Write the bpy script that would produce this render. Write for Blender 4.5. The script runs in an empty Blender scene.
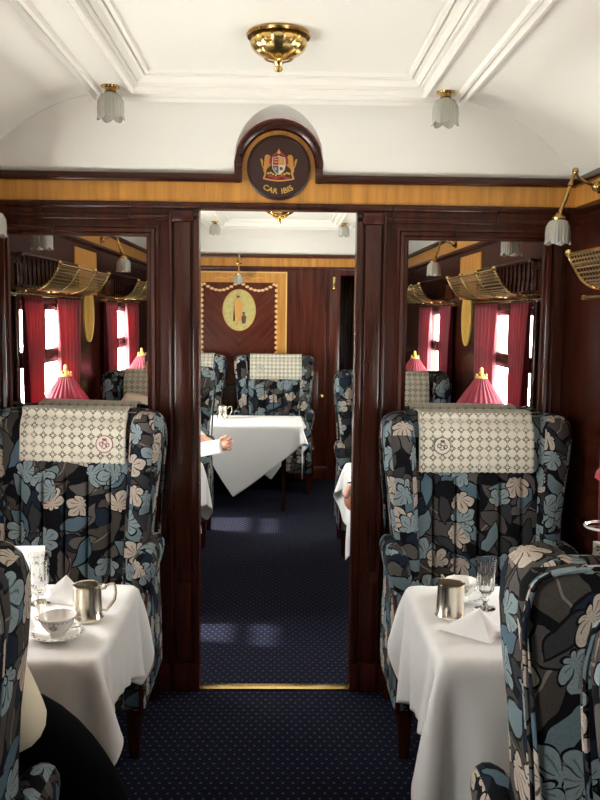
import bpy, bmesh, math, random
import numpy as np
from mathutils import Vector, Matrix
PI = math.pi; R = math.radians
sc = bpy.context.scene; COL = sc.collection

# ------------------------------------------------------------------ materials
class NT:
    def __init__(s, name):
        s.m = bpy.data.materials.new(name); s.m.use_nodes = True
        s.t = s.m.node_tree; s.t.nodes.clear()
        s.out = s.t.nodes.new('ShaderNodeOutputMaterial')
    def n(s, typ, ins=None, **props):
        nd = s.t.nodes.new('ShaderNode' + typ)
        for k, v in props.items(): setattr(nd, k, v)
        for k, v in (ins or {}).items(): s.set(nd.inputs[k], v)
        return nd
    def set(s, sock, v):
        if isinstance(v, bpy.types.NodeSocket): s.t.links.new(v, sock)
        elif isinstance(v, bpy.types.Node): s.t.links.new(v.outputs[0], sock)
        else:
            if isinstance(v, (tuple, list)) and len(v) == 3 and sock.type == 'RGBA': v = (*v, 1)
            sock.default_value = v
    def M(s, op, a, b=0.0, c=None, clamp=False):
        ins = {0: a, 1: b}
        if c is not None: ins[2] = c
        nd = s.n('Math', ins, operation=op, use_clamp=clamp); return nd.outputs[0]
    def V(s, op, a, b=(0, 0, 0), sc_=None):
        nd = s.n('VectorMath', {0: a}, operation=op)
        if op == 'SCALE': s.set(nd.inputs['Scale'], sc_)
        else: s.set(nd.inputs[1], b)
        return nd.outputs['Value'] if op in ('LENGTH', 'DOT_PRODUCT') else nd.outputs[0]
    def mix(s, f, a, b, blend='MIX'):
        nd = s.n('Mix', data_type='RGBA', blend_type=blend)
        s.set(nd.inputs[0], f); s.set(nd.inputs[6], a); s.set(nd.inputs[7], b)
        return nd.outputs[2]
    def uv(s): return s.n('TexCoord').outputs['UV']
    def obj(s): return s.n('TexCoord').outputs['Object']
    def noise(s, vec, scale, detail=4, rough=.5):
        return s.n('TexNoise', {'Vector': vec, 'Scale': scale, 'Detail': detail, 'Roughness': rough}).outputs[0]
    def ramp(s, f, stops):
        nd = s.n('ValToRGB', {0: f}); e = nd.color_ramp.elements
        while len(e) < len(stops): e.new(.5)
        for el, (p, c) in zip(e, stops): el.position = p; el.color = (*c, 1)
        return nd.outputs[0]
    def map(s, vec, scale=(1, 1, 1), loc=(0, 0, 0), rot=(0, 0, 0)):
        return s.n('Mapping', {'Vector': vec, 'Scale': scale, 'Location': loc, 'Rotation': rot}).outputs[0]
    def bsdf(s, **k):
        b = s.n('BsdfPrincipled')
        for a, v in k.items(): s.set(b.inputs[a.replace('_', ' ')], v)
        s.t.links.new(b.outputs[0], s.out.inputs[0]); s.b = b
        return s
    def bump(s, h, strength=.3, dist=.01):
        s.t.links.new(s.n('Bump', {'Height': h, 'Strength': strength, 'Distance': dist}).outputs[0], s.b.inputs['Normal'])
        return s
def simple(name, col, rough=.5, **k):
    return NT(name).bsdf(Base_Color=col, Roughness=rough, **k).m

def wood(name, c0, c1, horiz=False, rough=.25, scale=1.0, flame=False):
    t = NT(name); v = t.uv()
    if flame:
        x = t.n('SeparateXYZ', {0: v})
        u = t.M('ABSOLUTE', x.outputs[0]); w = t.M('ADD', t.M('MULTIPLY', u, -1.1), x.outputs[1])
        v = t.n('CombineXYZ', {0: t.M('MULTIPLY', u, 2.0), 1: t.M('MULTIPLY', w, 9.0), 2: 0.0}).outputs[0]
        n = t.noise(v, 1.6, 5, .6)
    else:
        sc_ = (1.6, 28, 1) if horiz else (28, 1.6, 1)
        n = t.noise(t.map(v, sc_), scale, 6, .65)
    c = t.ramp(n, [(.33, c0), (.68, c1)])
    t.bsdf(Base_Color=c, Roughness=rough, Coat_Weight=.14, Coat_Roughness=.15, Specular_IOR_Level=.35)
    return t.m
MAH0, MAH1 = (.022, .0048, .0026), (.052, .0108, .0052)
mah_v = wood('mahogany_upright', MAH0, MAH1)
mah_h = wood('mahogany_level', MAH0, MAH1, horiz=True)
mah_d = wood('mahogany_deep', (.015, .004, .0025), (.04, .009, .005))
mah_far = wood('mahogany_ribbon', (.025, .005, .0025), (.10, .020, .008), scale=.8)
flame = wood('mahogany_flame', (.040, .008, .004), (.105, .022, .009), flame=True)
satin = wood('satinwood', (.36, .155, .03), (.60, .28, .06), rough=.3, scale=.9)
pale = simple('pale_inlay', (.62, .42, .16), .35)
paint = NT('cream_paint')
paint.bsdf(Base_Color=(.84, .815, .735), Roughness=.38, Coat_Weight=.15, Coat_Roughness=.2)
paint.bump(paint.noise(paint.obj(), 9, 3), .12, .01); paint = paint.m
brass = NT('aged_brass')
brass.bsdf(Base_Color=brass.ramp(brass.noise(brass.obj(), 40, 3), [(.3, (.30, .17, .05)), (.7, (.62, .42, .16))]), Metallic=1.0, Roughness=.22)
brass = brass.m
bright_brass = simple('bright_brass', (.72, .52, .20), .24, Metallic=1.0)
bronze = simple('dark_bronze_wire', (.28, .19, .09), .35, Metallic=1.0)
silver = simple('silver_plate', (.90, .84, .72), .24, Metallic=1.0)
mirror_m = simple('mirror_silvering', (.86, .86, .85), .0, Metallic=1.0)
white_metal = simple('polished_white_metal', (.85, .84, .82), .2, Metallic=.7)
china = simple('white_china', (.86, .85, .82), .12)
ink = simple('grey_ink', (.10, .10, .11), .4)
plum = simple('plum_thread', (.20, .07, .08), .8)
darkthread = simple('dark_thread', (.05, .035, .03), .8)
black_void = simple('dark_opening', (.004, .003, .003), .6)
paper = simple('white_paper', (.85, .84, .80), .6)
gold = simple('gold_leaf', (.60, .38, .09), .4, Metallic=.4)
ochre = simple('ochre_inlay', (.55, .27, .06), .4)
red_en = simple('red_inlay', (.30, .02, .015), .4)
blue_en = simple('slate_blue_inlay', (.07, .10, .13), .4)
white_en = simple('bone_inlay', (.62, .58, .46), .4)
green_oval = NT('sage_oval_veneer')
green_oval.bsdf(Base_Color=green_oval.ramp(green_oval.noise(green_oval.uv(), 30), [(.3, (.36, .31, .10)), (.7, (.47, .41, .15))]), Roughness=.35)
green_oval = green_oval.m
skin = simple('skin', (.52, .27, .18), .5, Subsurface_Weight=.1)
hair_m = simple('dark_hair', (.03, .018, .01), .6)
cream_cloth = simple('cream_cotton', (.66, .60, .46), .85)
black_cloth = simple('black_cloth', (.0025, .0025, .003), 1.0, Specular_IOR_Level=.05)
shoe_m = simple('black_leather', (.01, .01, .01), .3)
t = NT('black_lattice_knit')
u_ = t.n('SeparateXYZ', {0: t.map(t.uv(), (95, 95, 1), rot=(0, 0, .78))})
dd = t.M('MULTIPLY', t.M('GREATER_THAN', t.M('FRACT', u_.outputs[0]), .35), t.M('GREATER_THAN', t.M('FRACT', u_.outputs[1]), .35))
t.bsdf(Base_Color=t.mix(dd, (.28, .22, .17), (.01, .009, .009)), Roughness=.8); lattice = t.m

# glass
t = NT('window_glass')
g = t.n('BsdfGlossy', {'Roughness': 0.0, 'Color': (1, 1, 1)}); tr = t.n('BsdfTransparent', {'Color': (.97, .98, .97)})
t.t.links.new(t.n('MixShader', {0: .06, 1: tr.outputs[0], 2: g.outputs[0]}).outputs[0], t.out.inputs[0]); pane_m = t.m
t = NT('cut_crystal')
t.bsdf(Base_Color=(.97, .98, .98), Roughness=.02, Transmission_Weight=1.0, IOR=1.45); crystal = t.m
t = NT('frosted_glass')
x = t.n('SeparateXYZ', {0: t.uv()})
rib = t.M('SINE', t.M('MULTIPLY', x.outputs[0], 2 * PI * 24))
t.bsdf(Base_Color=(.56, .55, .49), Roughness=.22, Transmission_Weight=.45, IOR=1.3, Coat_Weight=.5)
t.bump(rib, .5, .002); frosted = t.m
def fabric_thin(name, col, trans, rough=.8, f=.35, sheen=.2):
    t = NT(name); n = t.noise(t.uv(), 220, 2)
    b = t.n('BsdfPrincipled', {'Base Color': col, 'Roughness': rough, 'Sheen Weight': sheen})
    s = t.n('BsdfTranslucent', {'Color': trans})
    t.t.links.new(t.n('Bump', {'Height': n, 'Strength': .08, 'Distance': .002}).outputs[0], b.inputs['Normal'])
    t.t.links.new(t.n('MixShader', {0: f, 1: b.outputs[0], 2: s.outputs[0]}).outputs[0], t.out.inputs[0]); return t.m
linen = fabric_thin('white_linen', (.86, .86, .86), (.8, .8, .8), .6, .12)
curtain_m = fabric_thin('crimson_curtain', (.17, .006, .018), (.36, .010, .030), .7, .3)
shade_m = fabric_thin('rose_silk', (.24, .030, .055), (.36, .055, .085), .6, .45)

# carpet: navy with rows of tiny tan dots
t = NT('navy_carpet'); v = t.obj()
x = t.n('SeparateXYZ', {0: v})
row = t.M('FLOOR', t.M('MULTIPLY', x.outputs[1], 30.0))
uu = t.M('FRACT', t.M('ADD', t.M('MULTIPLY', x.outputs[0], 27.0), t.M('MULTIPLY', row, .5)))
vv = t.M('FRACT', t.M('MULTIPLY', x.outputs[1], 30.0))
d1 = t.M('POWER', t.M('SUBTRACT', uu, .5), 2.0); d2 = t.M('POWER', t.M('SUBTRACT', vv, .5), 2.0)
dot = t.M('LESS_THAN', t.M('SQRT', t.M('ADD', d1, d2)), .14)
base = t.ramp(t.noise(v, 400, 2), [(.3, (.0014, .0024, .009)), (.7, (.003, .005, .021))])
t.bsdf(Base_Color=t.mix(dot, base, (.075, .062, .050)), Roughness=1.0, Specular_IOR_Level=.15)
t.bump(t.noise(v, 500, 2), .4, .004); carpet = t.m

# moquette: big fan flowers and leaves
def floral():
    t = NT('floral_moquette')
    oi = t.n('ObjectInfo')
    off = t.n('CombineXYZ', {0: t.M('MULTIPLY', oi.outputs['Random'], 7.3), 1: t.M('MULTIPLY', oi.outputs['Random'], 3.9), 2: 0.0}).outputs[0]
    v = t.V('ADD', t.uv(), off)
    wob = t.n('TexNoise', {'Vector': v, 'Scale': 16.0, 'Detail': 1.0}).outputs['Color']
    v = t.V('ADD', v, t.V('SCALE', t.V('SUBTRACT', wob, (.5, .5, .5)), sc_=.035))
    def cell(scale, shift, rnd=.75):
        vv = t.V('ADD', v, shift)
        vo = t.n('TexVoronoi', {'Vector': vv, 'Scale': scale, 'Randomness': rnd}, voronoi_dimensions='2D', feature='F1')
        loc = t.V('SCALE', t.V('SUBTRACT', vv, vo.outputs['Position']), sc_=scale)
        c = t.n('SeparateColor', {0: vo.outputs['Color']})
        s = t.n('SeparateXYZ', {0: loc})
        return s.outputs[0], s.outputs[1], c.outputs[0], c.outputs[1], c.outputs[2]
    def leaf(scale, shift, L, w, prob, bend):
        x, y, a, b, c = cell(scale, shift)
        th = t.M('MULTIPLY', a, 6.28 if bend < .3 else 3.0); co = t.M('COSINE', th); si = t.M('SINE', th)
        xx = t.M('ADD', t.M('MULTIPLY', x, co), t.M('MULTIPLY', y, si))
        yy = t.M('SUBTRACT', t.M('MULTIPLY', y, co), t.M('MULTIPLY', x, si))
        yy = t.M('SUBTRACT', yy, t.M('SUBTRACT', t.M('MULTIPLY', t.M('MULTIPLY', xx, xx), bend), .06))
        q = t.M('DIVIDE', xx, L)
        wid = t.M('MULTIPLY', t.M('SUBTRACT', 1.0, t.M('MULTIPLY', q, q)), w)
        ay = t.M('ABSOLUTE', yy)
        m = t.M('MULTIPLY', t.M('LESS_THAN', ay, wid), t.M('LESS_THAN', b, prob))
        inner = t.M('LESS_THAN', ay, t.M('MULTIPLY', wid, .72))
        vein = t.M('LESS_THAN', ay, .018)
        return m, inner, vein, c
    def flower(scale, shift, Rr, prob):
        x, y, a, b, c = cell(scale, shift, .6)
        rot = t.M('MULTIPLY', a, 6.28)
        th = t.M('ARCTAN2', y, x); thr = t.M('ADD', th, rot)
        r = t.M('SQRT', t.M('ADD', t.M('MULTIPLY', x, x), t.M('MULTIPLY', y, y)))
        pet = t.M('ABSOLUTE', t.M('SINE', t.M('MULTIPLY', thr, 3.0)))
        petr = t.M('POWER', pet, .45)
        fan = t.M('ADD', .64, t.M('MULTIPLY', t.M('COSINE', thr), .40))
        edge = t.M('MULTIPLY', t.M('MULTIPLY', t.M('ADD', .45, t.M('MULTIPLY', petr, .55)), fan), Rr)
        ok = t.M('LESS_THAN', b, prob)
        m = t.M('MULTIPLY', t.M('LESS_THAN', r, edge), ok)
        halo = t.M('MULTIPLY', t.M('LESS_THAN', r, t.M('ADD', edge, .045)), ok)
        line = t.M('MULTIPLY', t.M('LESS_THAN', pet, .2), t.M('GREATER_THAN', r, .09))
        mid = t.M('MULTIPLY', t.M('GREATER_THAN', pet, .985), t.M('LESS_THAN', r, t.M('MULTIPLY', edge, .7)))
        return m, halo, line, mid, c
    K0 = (.006, .006, .008, 1)
    col = K0
    m, inn, ve, c = leaf(6.6, (.3, .9, 0), .62, .30, 1.0, .5)
    col = t.mix(m, col, t.mix(ve, (.050, .044, .040), (.17, .14, .12)))
    for sc__, sh, L, w_, pr, ca, cb in ((7.8, (3.1, 1.7, 0), .55, .24, .85, (.012, .018, .030), (.062, .056, .053)), (8.4, (6.4, 9.1, 0), .52, .20, .7, (.085, .078, .074), (.030, .030, .034)), (7.2, (5.7, 4.2, 0), .50, .19, .7, (.075, .12, .155), (.12, .165, .185))):
        m, inn, ve, c = leaf(sc__, sh, L + .05, w_ + .045, pr, .35)
        col = t.mix(m, col, K0)
        m, inn, ve, c = leaf(sc__, sh, L, w_, pr, .35)
        col = t.mix(m, col, t.mix(t.M('GREATER_THAN', c, .5), ca, cb))
        if ca[2] > .2: col = t.mix(t.M('MULTIPLY', m, t.M('SUBTRACT', 1.0, inn)), col, (.15, .22, .26))
    for sh, scl, pr in (((8.2, 2.2, 0), 7.2, .46), ((1.2, 7.4, 0), 8.2, .42), ((4.4, .6, 0), 7.7, .22)):
        m, halo, ln, mid, c = flower(scl, sh, .52, pr)
        tt = t.M('GREATER_THAN', c, .55)
        fc = t.mix(tt, (.20, .25, .265), (.40, .34, .29))
        fc = t.mix(mid, fc, t.mix(tt, (.09, .13, .155), (.18, .13, .105)))
        fc = t.mix(t.M('MULTIPLY', ln, .9), fc, (.02, .018, .02))
        col = t.mix(halo, col, K0); col = t.mix(m, col, fc)
    gr = t.noise(v, 260, 2)
    col = t.mix(.35, col, t.ramp(gr, [(.3, (.3, .3, .3)), (.7, (1.0, 1.0, 1.0))]), 'MULTIPLY')
    t.bsdf(Base_Color=col, Roughness=.95, Specular_IOR_Level=.06)
    t.bump(gr, .25, .002)
    return t.m
moquette = floral()

def lace():
    t = NT('crochet_lace'); x = t.n('SeparateXYZ', {0: t.uv()}); cs = 1 / .0385
    a = t.M('SUBTRACT', t.M('FRACT', t.M('MULTIPLY', x.outputs[0], cs)), .5)
    b = t.M('SUBTRACT', t.M('FRACT', t.M('MULTIPLY', x.outputs[1], cs)), .5)
    r = t.M('SQRT', t.M('ADD', t.M('MULTIPLY', a, a), t.M('MULTIPLY', b, b)))
    th = t.M('ARCTAN2', b, a)
    c4 = t.M('ABSOLUTE', t.M('COSINE', t.M('MULTIPLY', th, 2.0)))
    s4 = t.M('ABSOLUTE', t.M('SINE', t.M('MULTIPLY', th, 4.0)))
    ring = t.M('MULTIPLY', t.M('GREATER_THAN', r, .13), t.M('LESS_THAN', r, t.M('ADD', .20, t.M('MULTIPLY', c4, .19))))
    hole = t.M('MULTIPLY', ring, t.M('GREATER_THAN', s4, .38))
    am = t.M('MINIMUM', t.M('ABSOLUTE', a), t.M('ABSOLUTE', b))
    link = t.M('MULTIPLY', t.M('LESS_THAN', am, .035), t.M('MULTIPLY', t.M('GREATER_THAN', r, .36), t.M('LESS_THAN', r, .46)))
    hole = t.M('MAXIMUM', hole, link)
    fine = t.M('MULTIPLY', t.M('SINE', t.M('MULTIPLY', x.outputs[0], 1400.0)), t.M('SINE', t.M('MULTIPLY', x.outputs[1], 1400.0)))
    t.bsdf(Base_Color=(.52, .49, .40), Roughness=.95, Specular_IOR_Level=.1, Alpha=t.M('SUBTRACT', 1.0, t.M('MULTIPLY', hole, .85)))
    t.bump(fine, .3, .001); return t.m
lace_m = lace()
pleat_dark = simple('dark_rubber', (.01, .01, .01), .6)

# ------------------------------------------------------------------ mesh helpers
def box_uv(bm):
    uv = bm.loops.layers.uv.verify()
    for f in bm.faces:
        n = f.normal; a = max(range(3), key=lambda i: abs(n[i]))
        for l in f.loops:
            c = l.vert.co
            l[uv].uv = (c.y, c.z) if a == 0 else ((c.x, c.z) if a == 1 else (c.x, c.y))
def link(name, me, parent=None, loc=None, rz=0):
    o = bpy.data.objects.new(name, me); COL.objects.link(o)
    if parent: o.parent = parent
    if loc is not None: o.location = loc
    o.rotation_euler.z = rz
    return o
def finish(name, bm, mat, parent=None, smooth=True, uv=True, loc=None, rz=0, angle=40):
    bm.normal_update()
    if uv == 'xz':
        l_ = bm.loops.layers.uv.verify()
        for f in bm.faces:
            for q in f.loops: q[l_].uv = (q.vert.co.x, q.vert.co.z)
    elif uv: box_uv(bm)
    me = bpy.data.meshes.new(name); bm.to_mesh(me); bm.free()
    me.materials.append(mat)
    if smooth:
        for p in me.polygons: p.use_smooth = True
        me.set_sharp_from_angle(angle=R(angle))
    return link(name, me, parent, loc, rz)
def tag(o, label=None, cat=None, group=None, kind=None):
    if label: o['label'] = label
    if cat: o['category'] = cat
    if group: o['group'] = group
    if kind: o['kind'] = kind
    return o
def empty(name, loc, rz=0, **k):
    o = bpy.data.objects.new(name, None); COL.objects.link(o); o.location = loc; o.rotation_euler.z = rz
    o.empty_display_size = .1
    return tag(o, **k)
def struct(name, bm, mat, label=None, **k):
    o = finish(name, bm, mat, **k); return tag(o, label, None, None, 'structure')
def dup(o, parent=None, loc=None, rz=None, label=None, group=None):
    c = o.copy(); COL.objects.link(c)
    if parent: c.parent = parent
    if loc is not None: c.location = loc
    if rz is not None: c.rotation_euler.z = rz
    if label: c['label'] = label
    if group: c['group'] = group
    for ch in list(o.children): dup(ch, c)
    return c
def B(): return bmesh.new()
def box(bm, x0, x1, y0, y1, z0, z1, bev=0, seg=2):
    vs = [bm.verts.new((x, y, z)) for x in (x0, x1) for y in (y0, y1) for z in (z0, z1)]
    idx = [(0, 1, 3, 2), (4, 6, 7, 5), (0, 4, 5, 1), (2, 3, 7, 6), (0, 2, 6, 4), (1, 5, 7, 3)]
    fs = [bm.faces.new([vs[i] for i in q]) for q in idx]
    if bev:
        es = list({e for f in fs for e in f.edges})
        bmesh.ops.bevel(bm, geom=es, offset=bev, segments=seg, affect='EDGES', profile=.5)
    return bm
def rings(bm, rs, closed=True, cap0=True, cap1=True):
    """skin a list of vertex rings"""
    V_ = [[bm.verts.new(p) for p in r] for r in rs]; n = len(V_[0])
    for a, b in zip(V_, V_[1:]):
        for i in range(n if closed else n - 1):
            j = (i + 1) % n
            bm.faces.new((a[i], a[j], b[j], b[i]))
    if cap0 and closed: bm.faces.new(V_[0][::-1])
    if cap1 and closed: bm.faces.new(V_[-1])
    return V_
def lathe(bm, prof, seg=28, c=(0, 0, 0), mod=None, cap=True):
    rs = []
    for k, (r, z) in enumerate(prof):
        ring = []
        for i in range(seg):
            a = 2 * PI * i / seg
            rr, zz = (mod(k, a, r, z) if mod else (r, z))
            rr = max(rr, .0004)
            ring.append((c[0] + rr * math.cos(a), c[1] + rr * math.sin(a), c[2] + zz))
        rs.append(ring)
    rings(bm, rs, cap0=cap, cap1=cap)
    return bm
def tube(bm, pts, r, seg=8, cap=True, closed=False):
    pts = [Vector(p) for p in pts]; n = len(pts)
    rad = r if isinstance(r, (list, tuple)) else [r] * n
    up = None; rs = []
    for i, p in enumerate(pts):
        if closed: d = (pts[(i + 1) % n] - pts[i - 1])
        else: d = (pts[min(i + 1, n - 1)] - pts[max(i - 1, 0)])
        d.normalize()
        if up is None:
            up = Vector((0, 0, 1)) if abs(d.z) < .9 else Vector((1, 0, 0))
        s = d.cross(up)
        if s.length < 1e-5: s = d.cross(Vector((0, 1, 0)))
        s.normalize(); up = s.cross(d).normalized()
        rs.append([p + (s * math.cos(2 * PI * k / seg) + up * math.sin(2 * PI * k / seg)) * rad[i] for k in range(seg)])
    if closed: rs.append(rs[0]); rings(bm, rs, cap0=False, cap1=False); bmesh.ops.remove_doubles(bm, verts=bm.verts, dist=1e-6)
    else: rings(bm, rs, cap0=cap, cap1=cap)
    return bm
def spline(pts, n=8):
    P = [Vector(p) for p in pts]; P = [2 * P[0] - P[1]] + P + [2 * P[-1] - P[-2]]; out = []
    for i in range(1, len(P) - 2):
        for k in range(n):
            t = k / n
            out.append(.5 * ((2 * P[i]) + (P[i + 1] - P[i - 1]) * t + (2 * P[i - 1] - 5 * P[i] + 4 * P[i + 1] - P[i + 2]) * t * t + (3 * P[i] - P[i - 1] - 3 * P[i + 1] + P[i + 2]) * t ** 3))
    out.append(P[-2]); return out
def plate(bm, pts, h, to3):
    """flat polygon (2D pts) raised by h; to3(u, v, w) -> xyz"""
    a = [bm.verts.new(to3(u, v, 0)) for u, v in pts]; b = [bm.verts.new(to3(u, v, h)) for u, v in pts]
    n = len(pts)
    for i in range(n): bm.faces.new((a[i], a[(i + 1) % n], b[(i + 1) % n], b[i]))
    f = bm.faces.new(b); g = bm.faces.new(a[::-1])
    bmesh.ops.triangulate(bm, faces=[f, g])
    return bm
def rrect(cx, cy, hx, hy, z, r, n=5):
    r = min(r, hx * .98, hy * .98); out = []
    for sx, sy, a0 in ((1, 1, 0), (-1, 1, 90), (-1, -1, 180), (1, -1, 270)):
        for k in range(n + 1):
            a = R(a0 + 90 * k / n)
            out.append((cx + sx * (hx - r) + r * math.cos(a), cy + sy * (hy - r) + r * math.sin(a), z))
    return out
def sweep_rect(bm, x0, x1, z0, z1, y, prof, outside=True):
    """picture-frame moulding in a y=const plane. prof: (offset outward, depth toward -y)"""
    rs = []
    for o, d in prof:
        rs.append([(x0 - o, y - d, z0 - o), (x1 + o, y - d, z0 - o), (x1 + o, y - d, z1 + o), (x0 - o, y - d, z1 + o)])
    rings(bm, rs, cap0=False, cap1=False); return bm
def ring_flat(bm, x0, x1, y0, y1, prof):
    """ceiling moulding ring: prof (inset, z)"""
    rs = [[(x0 + o, y0 + o, z), (x0 + o, y1 - o, z), (x1 - o, y1 - o, z), (x1 - o, y0 + o, z)] for o, z in prof]
    rings(bm, rs, cap0=False, cap1=False); return bm

W = 3.68; FW = 8.60; HX = 1.28; BK = -3.4
ZC, ZF1, ZF0, ZD = 2.27, 2.235, 2.152, 2.125      # cornice top, frieze top, frieze bottom, door head
CEIL = 2.52; MZ = 2.298

# ------------------------------------------------------------------ shell
bm = B(); box(bm, -HX - .1, HX + .1, BK, 10.3, -.06, 0); struct('floor', bm, carpet, 'navy blue carpet with rows of small tan dots')
WIN_Y = [2.62, .55, 4.75, 6.95]; WHS = {2.62: .53, .55: .53, 4.75: .36, 6.95: .34}; WZ0, WZ1 = .90, 1.73
for s, side in ((-1, 'left'), (1, 'right')):
    def bx(bm, d0, d1, y0, y1, z0, z1, bev=0):   # d measured inward from the wall face
        a, b = sorted((s * (HX - d0), s * (HX - d1)))
        box(bm, a, b, y0, y1, z0, z1, bev)
    bm = B()
    bx(bm, -.08, 0, BK, FW + .1, 0, WZ0); bx(bm, -.08, 0, BK, FW + .1, WZ1, 2.75)
    ys = sorted(WIN_Y); e = [BK] + [v for y in ys for v in (y - WHS[y], y + WHS[y])] + [FW + .1]
    for a, b in zip(e[::2], e[1::2]): bx(bm, -.08, 0, a, b, WZ0, WZ1)
    struct('wall_' + side, bm, mah_v, 'mahogany panelled side wall of the carriage')
    bm = B()
    for y0, y1 in ((BK, W), (W + .06, FW)):
        bx(bm, 0, .012, y0, y1, ZF0, ZF1)
        for a, b in zip(e[::2], e[1::2]):
            a2, b2 = max(a, y0), min(b, y1)
            if b2 - a2 > .7 and b2 - a2 < 2: bx(bm, 0, .008, (a2 + b2) / 2 - .25, (a2 + b2) / 2 + .36, 1.80, 2.09)
    struct('trim_1', bm, satin, 'orange satinwood frieze along the side wall')
    bm = B()
    for y0, y1 in ((BK, W), (W + .06, FW)):
        bx(bm, 0, .032, y0, y1, ZF1, ZC, .006); bx(bm, 0, .022, y0, y1, ZF0 - .03, ZF0, .006)
        bx(bm, 0, .018, y0, y1, .0, .14, .004); bx(bm, 0, .03, y0, y1, .80, .84, .006)
    for y in ys:
        WH = WHS[y]
        for yy in (y - WH - .05, y + WH): bx(bm, 0, .02, yy, yy + .05, WZ0, WZ1 + .06, .005)
        bx(bm, 0, .024, y - WH - .02, y + WH + .02, 1.73, 1.79, .005)
        bx(bm, 0, .014, y - WH, y + WH, 1.81, 1.92, .006)
    struct('trim_2', bm, mah_h, 'dark mahogany mouldings of the side wall')
    # windows
    for i, y in enumerate(WIN_Y):
        WH = WHS[y]; bm = B()
        x0, x1 = -.05, .006
        bx(bm, x0, x1, y - WH, y - WH + .05, WZ0, WZ1, .004); bx(bm, x0, x1, y + WH - .05, y + WH, WZ0, WZ1, .004)
        bx(bm, x0, x1, y - WH + .05, y + WH - .05, WZ0, WZ0 + .05, .004); bx(bm, x0, x1, y - WH + .05, y + WH - .05, WZ1 - .04, WZ1, .004)
        bx(bm, x0, x1 + .01, y - WH + .05, y + WH - .05, 1.40, 1.48, .006)
        bx(bm, x0 + .01, x1 - .01, y - .02, y + .02, 1.48, WZ1 - .04, .003)
        w = struct('window_%d' % (i + 1 + (5 if s > 0 else 0)), bm, mah_v, 'carriage window in a dark wooden frame')
        bm = B(); bx(bm, -.03, -.026, y - WH + .05, y + WH - .05, WZ0 + .05, 1.40); bx(bm, -.03, -.026, y - WH + .05, y + WH - .05, 1.48, WZ1 - .04)
        finish('pane', bm, pane_m, w)
        bm = B(); 
        for k in (-.55, -.50, .50, .55): bx(bm, -.02, -.014, y + k * WH, y + k * WH + .012, 1.48, WZ1 - .04)
        finish('sash_bar', bm, simple('pale_sash', (.6, .58, .5), .4) if 'pale_sash' not in bpy.data.materials else bpy.data.materials['pale_sash'], w)
# end walls
bm = B(); box(bm, -HX, HX, BK - .06, BK, 0, 2.75); struct('wall_back', bm, mah_v, 'mahogany end wall behind the viewer')

# partition
def arch_pts(r, n=28, a0=0, a1=180): return [(r * math.cos(R(a0 + (a1 - a0) * k / n)), MZ + r * math.sin(R(a0 + (a1 - a0) * k / n))) for k in range(n + 1)]
bm = B()
for s in (-1, 1):
    a, b = sorted((s * .335, s * HX)); box(bm, a, b, W, W + .06, 0, ZD)
box(bm, -HX, HX, W, W + .06, ZD, ZC)
box(bm, -HX, HX, W + .002, W + .058, ZC, 2.75)
struct('wall_middle', bm, mah_v, 'mahogany partition with a doorway and two mirrors')
bm = B()
to3 = lambda u, v, w: (u, W - w, v)
box(bm, -HX, -.188, W - .008, W, ZF0, ZF1); box(bm, .188, HX, W - .008, W, ZF0, ZF1); box(bm, -.188, .188, W - .008, W, ZF0, MZ)
plate(bm, arch_pts(.165), .008, to3)
struct('trim_3', bm, satin, 'orange satinwood frieze above the doorway')
bm = B()
def arch_sweep(bm, rad_prof, n=36):
    rs = []
    for k in range(n + 1):
        a = PI * k / n
        rs.append([((r) * math.cos(a), W - d, MZ + r * math.sin(a)) for r, d in rad_prof])
    rings(bm, rs)
arch_sweep(bm, [(.154, .0), (.154, .02), (.160, .030), (.174, .036), (.186, .032), (.186, 0)])
for s in (-1, 1):
    a, b = sorted((s * .154, s * .186)); box(bm, a, b, W - .033, W, ZF1, MZ, .004)
    a, b = sorted((s * .156, s * HX)); box(bm, a, b, W - .036, W, ZF1, ZC, .008, 3)
struct('trim_4', bm, mah_h, 'dark cornice moulding arching over the round crest')
bm = B()
box(bm, -HX, HX, W - .022, W, ZF0 - .028, ZF0, .007, 3)
for s in (-1, 1):
    a, b = sorted((s * .335, s * HX))
    box(bm, a, b, W - .014, W, 2.075, 2.10, .005, 3)
    # casing and pilasters
    a, b = sorted((s * .335, s * .362)); box(bm, a, b, W - .014, W, 0, 2.11, .004)
    a, b = sorted((s * .372, s * .442)); box(bm, a, b, W - .012, W, .55, 2.07, .006); box(bm, a, b, W - .012, W, .14, .50, .006)
    a, b = sorted((s * .45, s * .462)); box(bm, a, b, W - .022, W, .0, 2.11, .004)
    a, b = sorted((s * .362, s * .45)); box(bm, a, b, W - .018, W, 2.07, 2.12, .004)
    a, b = sorted((s * 1.17, s * 1.24)); box(bm, a, b, W - .012, W, .14, 2.07, .005)
    a, b = sorted((s * .335, s * HX)); box(bm, a, b, W - .018, W, 0, .13, .005)
    a, b = sorted((s * .54, s * 1.16)); box(bm, a, b, W - .010, W, .20, 1.15, .01)
struct('trim_5', bm, mah_v, 'mahogany casing and pilasters beside the doorway')
for s, side in ((-1, 'left'), (1, 'right')):
    c = s * .848
    root = empty('wall_mirror', (c, W, 1.637), label='framed wall mirror behind the %s-hand wing armchair of the front saloon' % side, cat='mirror')
    bm = B(); box(bm, -.292, .292, -.006, -.001, -.370, .370); finish('glass', bm, mirror_m, root, smooth=False)
    bm = B(); sweep_rect(bm, -.290, .290, -.368, .368, 0, [(0, 0), (0, .010), (.006, .014), (.014, .010), (.020, .022), (.034, .024), (.040, .014), (.05, .012), (.05, 0)])
    finish('frame', bm, mah_v, root)
bm = B(); box(bm, -.335, .335, W - .005, W + .05, 0, .008, .003)
for k in range(5): lathe(bm, [(.006, .008), (.006, .0095), (.002, .0105)], 8, (-.26 + .13 * k, W + .022, 0))
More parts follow.
